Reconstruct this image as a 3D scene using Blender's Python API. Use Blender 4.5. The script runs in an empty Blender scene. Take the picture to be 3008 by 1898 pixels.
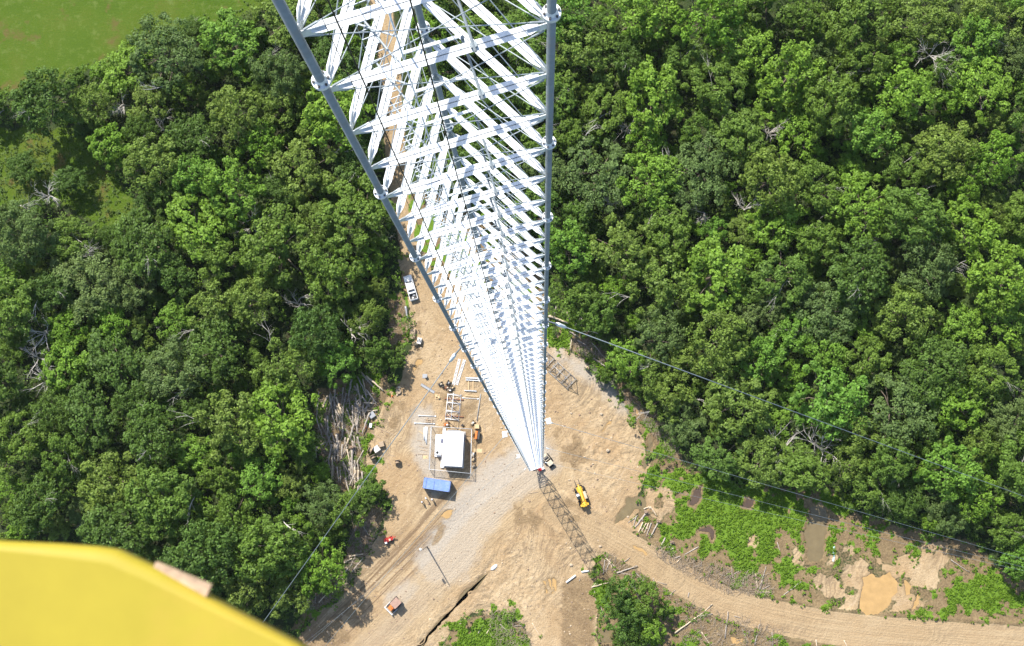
import bpy, math, random
import numpy as np
from mathutils import Vector, Matrix, Quaternion
rnd = random.Random(7)
rng = np.random.default_rng(11)
SC = bpy.context.scene
COL = SC.collection
PI = math.pi

# ------------------------------------------------------------------ camera model (photo: 3008 x 1898)
PW, PH, FPX = 3008.0, 1898.0, 3790.0
CAM_H = 294.62
_n = Vector((1593 - PW/2, -(1452 - PH/2), -FPX)).normalized()      # straight down, in camera axes
_Z = -_n
_Y = (Vector((0, 1, 0)) - _Z*_Z.y).normalized()
_X = _Y.cross(_Z)
RCAM = Matrix((_X, _Y, _Z))                                        # camera -> world

def ray(px, py):
    return RCAM @ Vector((px - PW/2, -(py - PH/2), -FPX))
def G(px, py, z=0.0):
    """point of the site at height z surveyed from the photograph"""
    d = ray(px, py)
    t = (CAM_H - z)/-d.z
    return (d.x*t, d.y*t)
def heading(p0, p1):
    a, b = G(*p0), G(*p1)
    return math.atan2(b[1]-a[1], b[0]-a[0])
def to_px(x, y, z=0.0):
    c = RCAM.transposed() @ Vector((x, y, z - CAM_H))
    return PW/2 + FPX*c.x/-c.z, PH/2 - FPX*c.y/-c.z

# ------------------------------------------------------------------ materials
def newmat(name):
    m = bpy.data.materials.new(name); m.use_nodes = True
    nt = m.node_tree; nt.nodes.clear()
    return m, nt
def N(nt, t, **kw):
    n = nt.nodes.new(t)
    for k, v in kw.items():
        if k.startswith('i_'):
            n.inputs[k[2:].replace('_', ' ')].default_value = v
        elif isinstance(k, str) and hasattr(n, k): setattr(n, k, v)
    return n
def ramp(nt, fac, stops):
    r = nt.nodes.new('ShaderNodeValToRGB')
    el = r.color_ramp.elements
    while len(el) < len(stops): el.new(0.5)
    for e, (p, c) in zip(el, stops):
        e.position = p; e.color = (c[0], c[1], c[2], 1)
    nt.links.new(fac, r.inputs[0]); return r.outputs[0]
def mixc(nt, fac, a, b, blend='MIX'):
    m = nt.nodes.new('ShaderNodeMix'); m.data_type = 'RGBA'; m.blend_type = blend
    for s, v in ((m.inputs[0], fac), (m.inputs[6], a), (m.inputs[7], b)):
        if isinstance(v, (int, float)): s.default_value = v
        elif isinstance(v, tuple): s.default_value = (v[0], v[1], v[2], 1)
        else: nt.links.new(v, s)
    return m.outputs[2]
def mth(nt, op, a, b=0.0, c=None, clamp=False):
    m = nt.nodes.new('ShaderNodeMath'); m.operation = op; m.use_clamp = clamp
    for i, v in enumerate((a, b, c)):
        if v is None: continue
        if isinstance(v, (int, float)): m.inputs[i].default_value = v
        else: nt.links.new(v, m.inputs[i])
    return m.outputs[0]
def noise(nt, vec, scale, detail=4.0, rough=0.55, dist=0.0):
    n = nt.nodes.new('ShaderNodeTexNoise')
    n.inputs['Scale'].default_value = scale; n.inputs['Detail'].default_value = detail
    n.inputs['Roughness'].default_value = rough; n.inputs['Distortion'].default_value = dist
    if vec is not None: nt.links.new(vec, n.inputs['Vector'])
    return n.outputs[0]
def smooth(nt, v, lo, hi):
    m = nt.nodes.new('ShaderNodeMapRange'); m.interpolation_type = 'SMOOTHSTEP'
    nt.links.new(v, m.inputs[0]); m.inputs[1].default_value = lo; m.inputs[2].default_value = hi
    return m.outputs[0]

def pmat(name, col, rough=0.6, metal=0.0, var=0.18, scale=3.0, dirt=None, dirt_amt=0.35, spec=0.4, bump=0.0):
    """procedural paint / metal / wood: base colour broken by noise, with patches of dirt"""
    m, nt = newmat(name)
    tc = N(nt, 'ShaderNodeTexCoord')
    n1 = noise(nt, tc.outputs['Object'], scale, 5, 0.6)
    lo = tuple(c*(1-var) for c in col); hi = tuple(min(1, c*(1+var)) for c in col)
    c = ramp(nt, n1, [(0.3, lo), (0.7, hi)])
    if dirt:
        n2 = noise(nt, tc.outputs['Object'], scale*0.6, 6, 0.65)
        c = mixc(nt, mth(nt, 'MULTIPLY', smooth(nt, n2, 0.48, 0.7), dirt_amt), c, dirt)
    b = N(nt, 'ShaderNodeBsdfPrincipled')
    nt.links.new(c, b.inputs['Base Color'])
    b.inputs['Metallic'].default_value = metal; b.inputs['Specular IOR Level'].default_value = spec
    nt.links.new(mth(nt, 'MULTIPLY_ADD', n1, 0.25, rough-0.12), b.inputs['Roughness'])
    if bump:
        bp = N(nt, 'ShaderNodeBump'); bp.inputs['Strength'].default_value = bump
        bp.inputs['Distance'].default_value = 0.05
        nt.links.new(n1, bp.inputs['Height']); nt.links.new(bp.outputs[0], b.inputs['Normal'])
    o = N(nt, 'ShaderNodeOutputMaterial'); nt.links.new(b.outputs[0], o.inputs[0])
    return m

def leafmat(name, cols, transl=0.40):
    m, nt = newmat(name)
    at = N(nt, 'ShaderNodeAttribute', attribute_name='var')
    tn = N(nt, 'ShaderNodeAttribute', attribute_name='tint')
    oi = N(nt, 'ShaderNodeObjectInfo')
    f = mth(nt, 'FRACT', mth(nt, 'ADD', oi.outputs['Random'], tn.outputs['Fac']))
    base = ramp(nt, f, [(i/(len(cols)-1), c) for i, c in enumerate(cols)])
    k = mth(nt, 'MULTIPLY_ADD', at.outputs['Fac'], 1.0, 0.5)
    vm = nt.nodes.new('ShaderNodeVectorMath'); vm.operation = 'SCALE'
    nt.links.new(base, vm.inputs[0]); nt.links.new(k, vm.inputs['Scale'])
    c = vm.outputs[0]
    b = N(nt, 'ShaderNodeBsdfPrincipled'); b.inputs['Roughness'].default_value = 0.55
    b.inputs['Specular IOR Level'].default_value = 0.25
    nt.links.new(c, b.inputs['Base Color'])
    t = N(nt, 'ShaderNodeBsdfTranslucent')
    c2 = mixc(nt, 0.5, c, (0.16, 0.22, 0.02)); nt.links.new(c2, t.inputs['Color'])
    mx = N(nt, 'ShaderNodeMixShader'); mx.inputs[0].default_value = transl
    nt.links.new(b.outputs[0], mx.inputs[1]); nt.links.new(t.outputs[0], mx.inputs[2])
    o = N(nt, 'ShaderNodeOutputMaterial'); nt.links.new(mx.outputs[0], o.inputs[0])
    return m

M = {}
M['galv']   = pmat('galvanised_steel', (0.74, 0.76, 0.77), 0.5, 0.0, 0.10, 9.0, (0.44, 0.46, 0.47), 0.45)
M['galv_rod_shaded'] = pmat('galvanised_rod_shaded', (0.36, 0.40, 0.43), 0.5, 0.15, 0.12, 9.0)  # galvanised steel darkened to put the thin round rods' shade into its colour
M['wedge'] = pmat('dirty_wood', (0.44, 0.31, 0.20), 0.9, 0, 0.25, 60.0, (0.20, 0.13, 0.09), 0.6)
M['galv_leg_shaded'] = pmat('galvanised_round_shaded', (0.21, 0.245, 0.265), 0.5, 0.25, 0.15, 5.0, (0.25, 0.22, 0.18), 0.35)  # leg steel greyed: its shaded side away from the sun is painted in
M['white']  = pmat('white_paint', (0.78, 0.78, 0.76), 0.5, 0, 0.06, 4.0, (0.55, 0.5, 0.42), 0.25)
M['roofwhite'] = pmat('white_roof_membrane', (0.80, 0.80, 0.79), 0.6, 0, 0.04, 0.8, (0.62, 0.6, 0.55), 0.35)
M['cream']  = pmat('cream_paint', (0.52, 0.44, 0.32), 0.5, 0, 0.1, 4.0, (0.4, 0.3, 0.2), 0.4)
M['tanwall'] = pmat('tan_aggregate', (0.40, 0.33, 0.25), 0.8, 0, 0.15, 8.0)
M['blue']   = pmat('blue_paint', (0.17, 0.26, 0.52), 0.5, 0, 0.1, 1.5, (0.36, 0.42, 0.58), 0.5)
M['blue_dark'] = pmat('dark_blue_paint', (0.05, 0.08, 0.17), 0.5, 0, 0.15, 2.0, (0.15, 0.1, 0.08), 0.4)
M['yellow'] = pmat('machine_yellow', (0.72, 0.40, 0.03), 0.45, 0, 0.1, 3.0, (0.42, 0.27, 0.1), 0.4)
M['deckyellow'] = pmat('platform_yellow', (0.345, 0.275, 0.026), 0.6, 0, 0.07, 7.0, (0.40, 0.27, 0.04), 0.5, spec=0.25)
M['orange'] = pmat('orange_paint', (0.62, 0.17, 0.03), 0.5, 0, 0.12, 3.0, (0.35, 0.2, 0.12), 0.4)
M['red']    = pmat('red_paint', (0.50, 0.035, 0.03), 0.45, 0, 0.12, 4.0, (0.3, 0.12, 0.08), 0.35)
M['brownroof'] = pmat('faded_brown_canopy', (0.34, 0.21, 0.16), 0.7, 0, 0.14, 2.0, (0.42, 0.3, 0.22), 0.5)
M['black']  = pmat('black_rubber', (0.022, 0.022, 0.023), 0.8, 0, 0.25, 6.0, (0.12, 0.09, 0.06), 0.45)
M['dark']   = pmat('dark_steel', (0.06, 0.058, 0.056), 0.55, 0.2, 0.25, 6.0, (0.16, 0.11, 0.07), 0.5)
M['rope']   = pmat('dark_wire_rope', (0.035, 0.03, 0.028), 0.6, 0.1, 0.25, 20.0)
M['guy']    = pmat('guy_strand', (0.27, 0.31, 0.33), 0.55, 0.2, 0.12, 20.0)
M['grey']   = pmat('grey_steel', (0.32, 0.33, 0.34), 0.5, 0.3, 0.15, 5.0, (0.3, 0.24, 0.18), 0.3)
M['glass']  = pmat('dark_glass', (0.02, 0.028, 0.032), 0.1, 0, 0.1, 2.0, spec=0.6)
M['rust']   = pmat('rusty_steel', (0.22, 0.09, 0.045), 0.8, 0.1, 0.3, 6.0, (0.32, 0.18, 0.1), 0.5)
M['timber'] = pmat('weathered_timber', (0.36, 0.27, 0.18), 0.85, 0, 0.2, 5.0, (0.2, 0.15, 0.11), 0.5, bump=0.3)
M['plywood'] = pmat('fresh_plywood', (0.55, 0.40, 0.22), 0.8, 0, 0.12, 3.0, (0.4, 0.28, 0.16), 0.4)
M['concrete'] = pmat('concrete', (0.56, 0.53, 0.48), 0.85, 0, 0.08, 2.0, (0.42, 0.36, 0.28), 0.5)
M['bark']   = pmat('bark', (0.16, 0.125, 0.095), 0.9, 0, 0.35, 4.0, (0.09, 0.08, 0.05), 0.5, bump=0.5)
M['deadwood'] = pmat('bleached_deadwood', (0.36, 0.315, 0.265), 0.9, 0, 0.3, 4.0, (0.2, 0.15, 0.11), 0.6, bump=0.4)
M['bleached'] = pmat('bleached_branches', (0.58, 0.54, 0.48), 0.9, 0, 0.2, 4.0, (0.38, 0.33, 0.28), 0.5)
M['stone'] = pmat('tan_stone', (0.46, 0.36, 0.25), 0.9, 0, 0.25, 0.7)
M['palewood'] = pmat('peeled_pale_wood', (0.55, 0.45, 0.32), 0.85, 0, 0.15, 4.0, (0.34, 0.24, 0.15), 0.5, bump=0.3)
M['rootdirt'] = pmat('root_and_soil', (0.24, 0.17, 0.12), 0.95, 0, 0.35, 5.0, bump=0.8)
M['twigs']  = pmat('dry_twigs', (0.30, 0.24, 0.175), 0.9, 0, 0.4, 1.5)
M['skin']   = pmat('skin', (0.42, 0.24, 0.16), 0.6, 0, 0.08, 8.0)
M['denim']  = pmat('denim', (0.06, 0.075, 0.13), 0.9, 0, 0.2, 10.0)
M['khaki']  = pmat('khaki_cloth', (0.24, 0.18, 0.11), 0.9, 0, 0.2, 10.0)
M['shirtwhite'] = pmat('white_cotton', (0.75, 0.73, 0.70), 0.9, 0, 0.08, 10.0)
M['shirtred'] = pmat('maroon_cotton', (0.20, 0.03, 0.03), 0.9, 0, 0.15, 10.0)
M['tarp']   = pmat('pale_teal_sheet', (0.45, 0.62, 0.62), 0.5, 0, 0.1, 3.0)

def watermat(name, col, rough=0.08):
    m, nt = newmat(name)
    tc = N(nt, 'ShaderNodeTexCoord')
    n1 = noise(nt, tc.outputs['Object'], 0.6, 4, 0.6)
    c = ramp(nt, n1, [(0.3, tuple(x*0.86 for x in col)), (0.7, tuple(x*1.1 for x in col))])
    b = N(nt, 'ShaderNodeBsdfPrincipled'); nt.links.new(c, b.inputs['Base Color'])
    b.inputs['Roughness'].default_value = rough; b.inputs['Specular IOR Level'].default_value = 0.5
    bp = N(nt, 'ShaderNodeBump'); bp.inputs['Strength'].default_value = 0.05
    nt.links.new(noise(nt, tc.outputs['Object'], 5.0, 2), bp.inputs['Height']); nt.links.new(bp.outputs[0], b.inputs['Normal'])
    o = N(nt, 'ShaderNodeOutputMaterial'); nt.links.new(b.outputs[0], o.inputs[0])
    return m
M['w_orange'] = watermat('silty_orange_water', (0.41, 0.26, 0.105))
M['w_olive'] = watermat('murky_olive_water', (0.17, 0.13, 0.066))
M['w_brown'] = watermat('dark_brown_water', (0.085, 0.058, 0.04))

# leaf kinds
LEAF = {
 'mid':   leafmat('leaf_mid_green',  [(0.132,0.228,0.034),(0.152,0.242,0.034),(0.118,0.215,0.036)]),
 'lime':  leafmat('leaf_bright',     [(0.172,0.320,0.032),(0.200,0.335,0.038),(0.150,0.300,0.040)]),
 'dark':  leafmat('leaf_dark_green', [(0.090,0.168,0.028),(0.105,0.180,0.028),(0.088,0.166,0.032)]),
 'olive': leafmat('leaf_olive',      [(0.142,0.215,0.058),(0.128,0.205,0.056),(0.158,0.225,0.062)]),
 'yellow': leafmat('leaf_yellow_green', [(0.190,0.272,0.046),(0.170,0.262,0.044),(0.205,0.280,0.054)]),
 'under': leafmat('leaf_undergrowth', [(0.130,0.235,0.032),(0.170,0.290,0.036),(0.155,0.215,0.050),(0.120,0.225,0.032)]),
 'cover': leafmat('leaf_ground_cover', [(0.150,0.270,0.016),(0.170,0.285,0.020),(0.125,0.240,0.016)]),
 'grass': leafmat('leaf_grass', [(0.085,0.150,0.014),(0.11,0.165,0.024),(0.075,0.140,0.014)]),
}

# ------------------------------------------------------------------ mesh builder
class MB:
    def __init__(s): s.v = []; s.f = []
    def add(s, vs, fs):
        o = len(s.v); s.v += [tuple(v) for v in vs]; s.f += [tuple(o+i for i in f) for f in fs]; return s
    def box(s, c, d, rz=0.0, top=None, q=None):
        """box centred at c, size d; top=(kx,ky) tapers the upper face"""
        kx, ky = top or (1, 1)
        vs = []
        for z, ax, ay in ((-.5, 1, 1), (.5, kx, ky)):
            for x, y in ((-.5, -.5), (.5, -.5), (.5, .5), (-.5, .5)):
                p = Vector((x*d[0]*ax, y*d[1]*ay, z*d[2]))
                if q is not None: p = q @ p
                elif rz: p = Matrix.Rotation(rz, 3, 'Z') @ p
                vs.append((p.x+c[0], p.y+c[1], p.z+c[2]))
        return s.add(vs, [(3,2,1,0),(4,5,6,7),(0,1,5,4),(1,2,6,5),(2,3,7,6),(3,0,4,7)])
    def cbox(s, c, d, ch=0.04, rz=0.0):
        """box with chamfered vertical and top edges"""
        hx, hy = d[0]/2, d[1]/2
        ch = min(ch, hx*.6, hy*.6, d[2]*.4)
        def ringpts(ix, z):
            a, b = hx-ix, hy-ix
            return [(-a+ch,-b,z),(a-ch,-b,z),(a,-b+ch,z),(a,b-ch,z),(a-ch,b,z),(-a+ch,b,z),(-a,b-ch,z),(-a,-b+ch,z)]
        vs = ringpts(0, -d[2]/2) + ringpts(0, d[2]/2-ch) + ringpts(ch, d[2]/2)
        R = Matrix.Rotation(rz, 3, 'Z')
        vs = [(R @ Vector(p)) + Vector(c) for p in vs]
        fs = [tuple(range(7, -1, -1)), tuple(range(16, 24))]
        for r in (0, 8):
            for i in range(8):
                j = (i+1) % 8
                fs.append((r+i, r+j, r+8+j, r+8+i))
        return s.add(vs, fs)
    def beam(s, p0, p1, w, h, up=(0, 0, 1)):
        """rectangular bar from p0 to p1, w across, h along up"""
        a, b = Vector(p0), Vector(p1); d = (b-a).normalized()
        sd = d.cross(Vector(up))
        if sd.length < 1e-5: sd = d.cross(Vector((1, 0, 0)))
        sd.normalize(); u = sd.cross(d).normalized()
        vs = []
        for p in (a, b):
            for x, y in ((-.5, -.5), (.5, -.5), (.5, .5), (-.5, .5)):
                vs.append(p + sd*(x*w) + u*(y*h))
        return s.add(vs, [(3,2,1,0),(4,5,6,7),(0,1,5,4),(1,2,6,5),(2,3,7,6),(3,0,4,7)])
    def tube(s, pts, rs, n=8, caps=True):
        pts = [Vector(p) for p in pts]
        if isinstance(rs, (int, float)): rs = [rs]*len(pts)
        vs, fs = [], []
        prev = None
        for i, p in enumerate(pts):
            t = (pts[min(i+1, len(pts)-1)] - pts[max(i-1, 0)]).normalized()
            if prev is None:
                a = t.cross(Vector((0, 0, 1)))
                if a.length < 1e-3: a = t.cross(Vector((1, 0, 0)))
            else: a = prev - t*prev.dot(t)
            a.normalize(); prev = a; b = t.cross(a)
            for k in range(n):
                an = 2*PI*k/n
                vs.append(p + a*(rs[i]*math.cos(an)) + b*(rs[i]*math.sin(an)))
        for i in range(len(pts)-1):
            for k in range(n):
                j = (k+1) % n
                fs.append((i*n+k, (i)*n+j, (i+1)*n+j, (i+1)*n+k))
        if caps:
            fs.append(tuple(range(n-1, -1, -1))); m = (len(pts)-1)*n
            fs.append(tuple(range(m, m+n)))
        return s.add(vs, fs)
    def cyl(s, p0, p1, r0, r1=None, n=12): return s.tube([p0, p1], [r0, r0 if r1 is None else r1], n)
    def ring(s, c, ro, ri, z0, z1, n=20):
        vs, fs = [], []
        for k in range(n):
            a = 2*PI*k/n; ca, sa = math.cos(a), math.sin(a)
            for r, z in ((ri, z0), (ro, z0), (ro, z1), (ri, z1)): vs.append((c[0]+r*ca, c[1]+r*sa, z))
        for k in range(n):
            j = (k+1) % n
            for a, b in ((0, 1), (1, 2), (2, 3), (3, 0)): fs.append((4*k+a, 4*j+a, 4*j+b, 4*k+b))
        return s.add(vs, fs)
    def prism(s, poly, z0, z1):
        n = len(poly)
        vs = [(x, y, z0) for x, y in poly] + [(x, y, z1) for x, y in poly]
        return s.add(vs, [tuple(range(n-1, -1, -1)), tuple(range(n, 2*n))] + [(i, (i+1) % n, n+(i+1) % n, n+i) for i in range(n)])
    def xprism(s, poly, y0, y1):
        """profile in x,z extruded along y"""
        n = len(poly)
        vs = [(x, y0, z) for x, z in poly] + [(x, y1, z) for x, z in poly]
        return s.add(vs, [tuple(range(n)), tuple(range(2*n-1, n-1, -1))] + [(i, n+i, n+(i+1) % n, (i+1) % n) for i in range(n)])
    def ball(s, c, r, nu=12, nv=8, sq=(1, 1, 1), jit=0.0):
        vs, fs = [], []
        for j in range(nv+1):
            th = PI*j/nv
            for i in range(nu):
                ph = 2*PI*i/nu
                k = 1 + (rnd.uniform(-jit, jit) if 0 < j < nv else 0)
                vs.append((c[0]+r*sq[0]*k*math.sin(th)*math.cos(ph), c[1]+r*sq[1]*k*math.sin(th)*math.sin(ph), c[2]+r*sq[2]*k*math.cos(th)))
        for j in range(nv):
            for i in range(nu):
                a = (i+1) % nu
                fs.append((j*nu+i, (j+1)*nu+i, (j+1)*nu+a, j*nu+a))
        return s.add(vs, fs)
    def build(s, name, mat, parent=None, smooth=False, label=None, loc=None, rz=0.0):
        me = bpy.data.meshes.new(name); me.from_pydata(s.v, [], s.f); me.update()
        if isinstance(mat, str): mat = M[mat]
        me.materials.append(mat)
        if smooth:
            me.polygons.foreach_set('use_smooth', [True]*len(me.polygons))
        o = bpy.data.objects.new(name, me); COL.objects.link(o)
        if parent is not None: o.parent = parent
        if label: o['label'] = label
        if loc is not None: o.location = loc
        if rz: o.rotation_euler = (0, 0, rz)
        return o

def tag(o, label, cat, group=None, kind=None):
    if label: o['label'] = label
    if cat: o['category'] = cat
    if group: o['group'] = group
    if kind: o['kind'] = kind
    return o
def thing(name, label, cat, loc, rz=0.0, group=None):
    o = bpy.data.objects.new(name, None); COL.objects.link(o)
    o.empty_display_size = 0.5
    o.location = loc; o.rotation_euler = (0, 0, rz)
    return tag(o, label, cat, group)
def np_mesh(name, co, quads, attrs=None, mat=None, smooth=False):
    me = bpy.data.meshes.new(name)
    nv, nf = len(co), len(quads)
    me.vertices.add(nv); me.vertices.foreach_set('co', np.ascontiguousarray(co, np.float32).ravel())
    me.loops.add(nf*4); me.loops.foreach_set('vertex_index', np.ascontiguousarray(quads, np.int32).ravel())
    me.polygons.add(nf)
    me.polygons.foreach_set('loop_start', np.arange(0, nf*4, 4, dtype=np.int32))
    if smooth: me.polygons.foreach_set('use_smooth', np.ones(nf, bool))
    for k, (typ, arr) in (attrs or {}).items():
        a = me.attributes.new(k, typ, 'POINT')
        key = 'value' if typ == 'FLOAT' else ('color' if typ == 'FLOAT_COLOR' else 'vector')
        a.data.foreach_set(key, np.ascontiguousarray(arr, np.float32).ravel())
    me.update(calc_edges=True)
    if mat is not None: me.materials.append(mat)
    return me

# ------------------------------------------------------------------ numpy noise and polygons
def vnoise(x, y, seed=0):
    xi = np.floor(x).astype(np.int64); yi = np.floor(y).astype(np.int64)
    fx = x-xi; fy = y-yi
    fx = fx*fx*(3-2*fx); fy = fy*fy*(3-2*fy)
    def h(a, b):
        n = (a*374761393 + b*668265263 + seed*1442695041) & 0xFFFFFFFF
        n = ((n ^ (n >> 13))*1274126177) & 0xFFFFFFFF
        return ((n ^ (n >> 16)) & 0xFFFF)/65535.0
    return (h(xi, yi)*(1-fx)+h(xi+1, yi)*fx)*(1-fy) + (h(xi, yi+1)*(1-fx)+h(xi+1, yi+1)*fx)*fy
def fbm(x, y, sc, oct=4, seed=0):
    s = 0; a = 1; t = 0
    for i in range(oct):
        s = s + a*vnoise(x*sc, y*sc, seed+i*17); t += a; a *= .5; sc *= 2.03
    return s/t
def wpoly(pp): return np.array([G(*p) for p in pp])
def sdist(x, y, poly):
    """signed distance, positive inside"""
    d2 = np.full(x.shape, 1e12); ins = np.zeros(x.shape, bool)
    n = len(poly)
    for i in range(n):
        ax, ay = poly[i]; bx, by = poly[(i+1) % n]
        dx, dy = bx-ax, by-ay
        t = np.clip(((x-ax)*dx+(y-ay)*dy)/(dx*dx+dy*dy+1e-9), 0, 1)
        d2 = np.minimum(d2, (x-ax-t*dx)**2+(y-ay-t*dy)**2)
        c = ((ay > y) != (by > y)) & (x < (bx-ax)*(y-ay)/((by-ay) if abs(by-ay) > 1e-9 else 1e-9)+ax)
        ins ^= c
    d = np.sqrt(d2)
    return np.where(ins, d, -d)
def ldist(x, y, line):
    """distance to a polyline, with along and signed lateral coordinates"""
    best = np.full(x.shape, 1e12); al = np.zeros(x.shape); la = np.zeros(x.shape); acc = 0.0
    for i in range(len(line)-1):
        ax, ay = line[i]; bx, by = line[i+1]
        dx, dy = bx-ax, by-ay; L = math.hypot(dx, dy)
        t = np.clip(((x-ax)*dx+(y-ay)*dy)/(L*L), 0, 1)
        d = np.hypot(x-ax-t*dx, y-ay-t*dy)
        m = d < best
        best = np.where(m, d, best); al = np.where(m, acc+t*L, al)
        la = np.where(m, np.sign((x-ax)*dy-(y-ay)*dx)*d, la); acc += L
    return best, al, la
def sstep(v, lo, hi):
    t = np.clip((v-lo)/(hi-lo), 0, 1); return t*t*(3-2*t)
# ------------------------------------------------------------------ site plan (surveyed from the photograph)
PAD = wpoly([(1168,755),(1245,770),(1330,800),(1450,850),(1560,900),(1612,955),(1680,1035),(1750,1105),(1830,1190),(1872,1255),(1905,1330),(1905,1400),(1880,1450),(1870,1510),(1900,1545),(1830,1590),(1750,1640),(1742,1700),(1752,1770),(1762,1960),(1565,1960),(1560,1880),(1530,1830),(1470,1795),(1390,1805),(1320,1850),(1270,1960),(845,1960),(880,1860),(930,1800),(990,1755),(1040,1700),(1075,1640),(1105,1580),(1130,1520),(1145,1475),(1110,1430),(1082,1400),(1072,1340),(1080,1285),(1100,1230),(1125,1190),(1155,1150),(1180,1105),(1195,1050),(1208,1000),(1200,900)])
WET = wpoly([(1880,1470),(1905,1350),(1950,1345),(2050,1385),(2150,1420),(2270,1425),(2400,1440),(2480,1505),(2690,1550),(2780,1572),(2870,1592),(2960,1690),(3060,1720),(3300,1760),(3300,1990),(1752,1990),(1742,1700),(1750,1640),(1850,1560)])
CLEARED = [wpoly(p) for p in (
 [(1185,560),(1330,560),(1480,640),(1600,780),(1612,955),(1560,905),(1245,775)], [(1270,1960),(1320,1850),(1390,1800),(1470,1790),(1545,1830),(1570,1960)],
 [(925,1150),(1000,1110),(1130,1090),(1165,1150),(1080,1290),(1078,1400),(1112,1440),(1060,1460),(1000,1440),(930,1330)],
 [(1030,1540),(1110,1480),(1140,1500),(1105,1590),(1040,1700),(940,1805),(880,1862),(850,1850),(900,1780),(960,1700),(1010,1640)],
 [(1612,930),(1645,925),(1720,970),(1800,1050),(1785,1095),(1680,1040)], [(1800,1130),(1835,1125),(1940,1235),(2000,1345),(1900,1335)],
 [(2320,1430),(2465,1435),(2490,1530),(2330,1510)], [(1140,870),(1200,860),(1205,1010),(1150,1020)])]
MEADOW = wpoly([(-400,390),(0,285),(90,272),(200,236),(330,196),(460,132),(520,104),(650,68),(800,10),(900,-60),(900,-300),(-400,-300)])
GLADE = wpoly([(-200,400),(60,365),(215,385),(290,460),(360,520),(410,610),(330,700),(235,650),(150,590),(60,610),(-200,600)])
ROAD_N = wpoly([(1090,-200),(1118,0),(1135,100),(1150,250),(1158,400),(1172,540),(1192,650),(1222,780),(1262,870),(1300,940)])
ROAD_E = wpoly([(1640,1500),(1690,1530),(1780,1570),(1900,1640),(2020,1715),(2130,1770),(2250,1805),(2400,1838),(2560,1858),(2720,1872),(3008,1893),(3300,1905)])
ROAD_SW = wpoly([(1620,1390),(1520,1470),(1420,1560),(1330,1660),(1230,1760),(1130,1860),(1080,1910),(960,2030)])
DITCH = wpoly([(1475,1625),(1440,1668),(1400,1715),(1350,1765),(1300,1815),(1262,1860),(1230,1898),(1170,1970)])
GREEN = [wpoly(p) for p in (
 [(1900,1360),(2010,1372),(2120,1402),(2300,1432),(2345,1500),(2300,1580),(2240,1660),(2200,1690),(2130,1640),(2060,1590),(1990,1565),(2010,1480),(1965,1440),(1890,1400)],
 [(2322,1510),(2372,1530),(2368,1625),(2330,1612)], [(2412,1600),(2452,1565),(2455,1650),(2418,1662)],
 [(1350,1825),(1480,1795),(1535,1835),(1560,1960),(1270,1960),(1310,1870)],
 [(2760,1720),(2930,1690),(3100,1740),(3100,1800),(2780,1795)], [(1745,1680),(1800,1700),(1800,1760),(1755,1770)],
 [(1930,1560),(1960,1555),(1970,1590),(1935,1595)], [(2450,1440),(2500,1470),(2480,1520),(2430,1500)],
 [(2270,1640),(2340,1650),(2350,1720),(2290,1710)], [(1610,955),(1660,960),(1700,1010),(1680,1030),(1620,985)],
 [(1050,1290),(1090,1285),(1085,1400),(1050,1390)], )]
SAND = [wpoly(p) for p in (
 [(2390,1650),(2500,1600),(2560,1640),(2620,1650),(2740,1590),(2800,1580),(2790,1650),(2730,1790),(2600,1815),(2420,1795),(2380,1720)],
 [(1890,1415),(1990,1440),(1985,1490),(1940,1530),(1890,1500)], [(2190,1570),(2225,1560),(2230,1600),(2195,1605)], [(2330,1600),(2370,1630),(2390,1680),(2330,1660)],
)]
MUDP = [wpoly(p) for p in (
 [(1640,1260),(1690,1270),(1730,1350),(1690,1400),(1650,1350)], [(1095,1150),(1190,1110),(1190,1200),(1150,1290),(1085,1280)],
 [(860,1960),(930,1800),(1080,1760),(1060,1830),(980,1960)], [(1655,1700),(1745,1690),(1760,1960),(1640,1960)],
 [(1280,1150),(1330,1140),(1340,1200),(1290,1215)], [(1360,1190),(1390,1190),(1390,1240),(1355,1240)],
 [(1200,900),(1245,900),(1250,1080),(1190,1090)], [(1660,1470),(1720,1490),(1700,1530),(1650,1520)], [(1500,1480),(1560,1470),(1600,1560),(1540,1590)],
 [(1050,1200),(1090,1210),(1070,1400),(1040,1380)],[(1280,1500),(1330,1480),(1300,1580),(1270,1600)],
)]
GRAVEL = [(wpoly([(1400,1560),(1300,1690),(1200,1790),(1100,1890),(1000,1990)]), 2.6), (wpoly([(1570,1360),(1470,1420),(1390,1510),(1340,1590),(1300,1650)]), 5.6), (wpoly([(1640,1040),(1740,1110),(1850,1200)]), 1.5),
          (wpoly([(1240,1230),(1250,1340),(1290,1420)]), 2.4), (wpoly([(1200,1735),(1160,1770)]), 2.2)]
ROUGH = [wpoly(p) for p in (
 [(1690,1160),(1840,1220),(1890,1330),(1880,1480),(1760,1500),(1700,1400),(1650,1300)], [(2380,1640),(2560,1640),(2830,1600),(2740,1800),(2420,1795)],
 [(1260,1850),(1400,1720),(1480,1640),(1640,1700),(1640,1800),(1400,1810)], [(1880,1420),(2330,1600),(2300,1780),(2050,1690),(1880,1560)], [(870,1960),(960,1800),(1150,1720),(1000,1960)],
 [(1500,1570),(1640,1560),(1720,1660),(1600,1760),(1470,1640)])]
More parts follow.
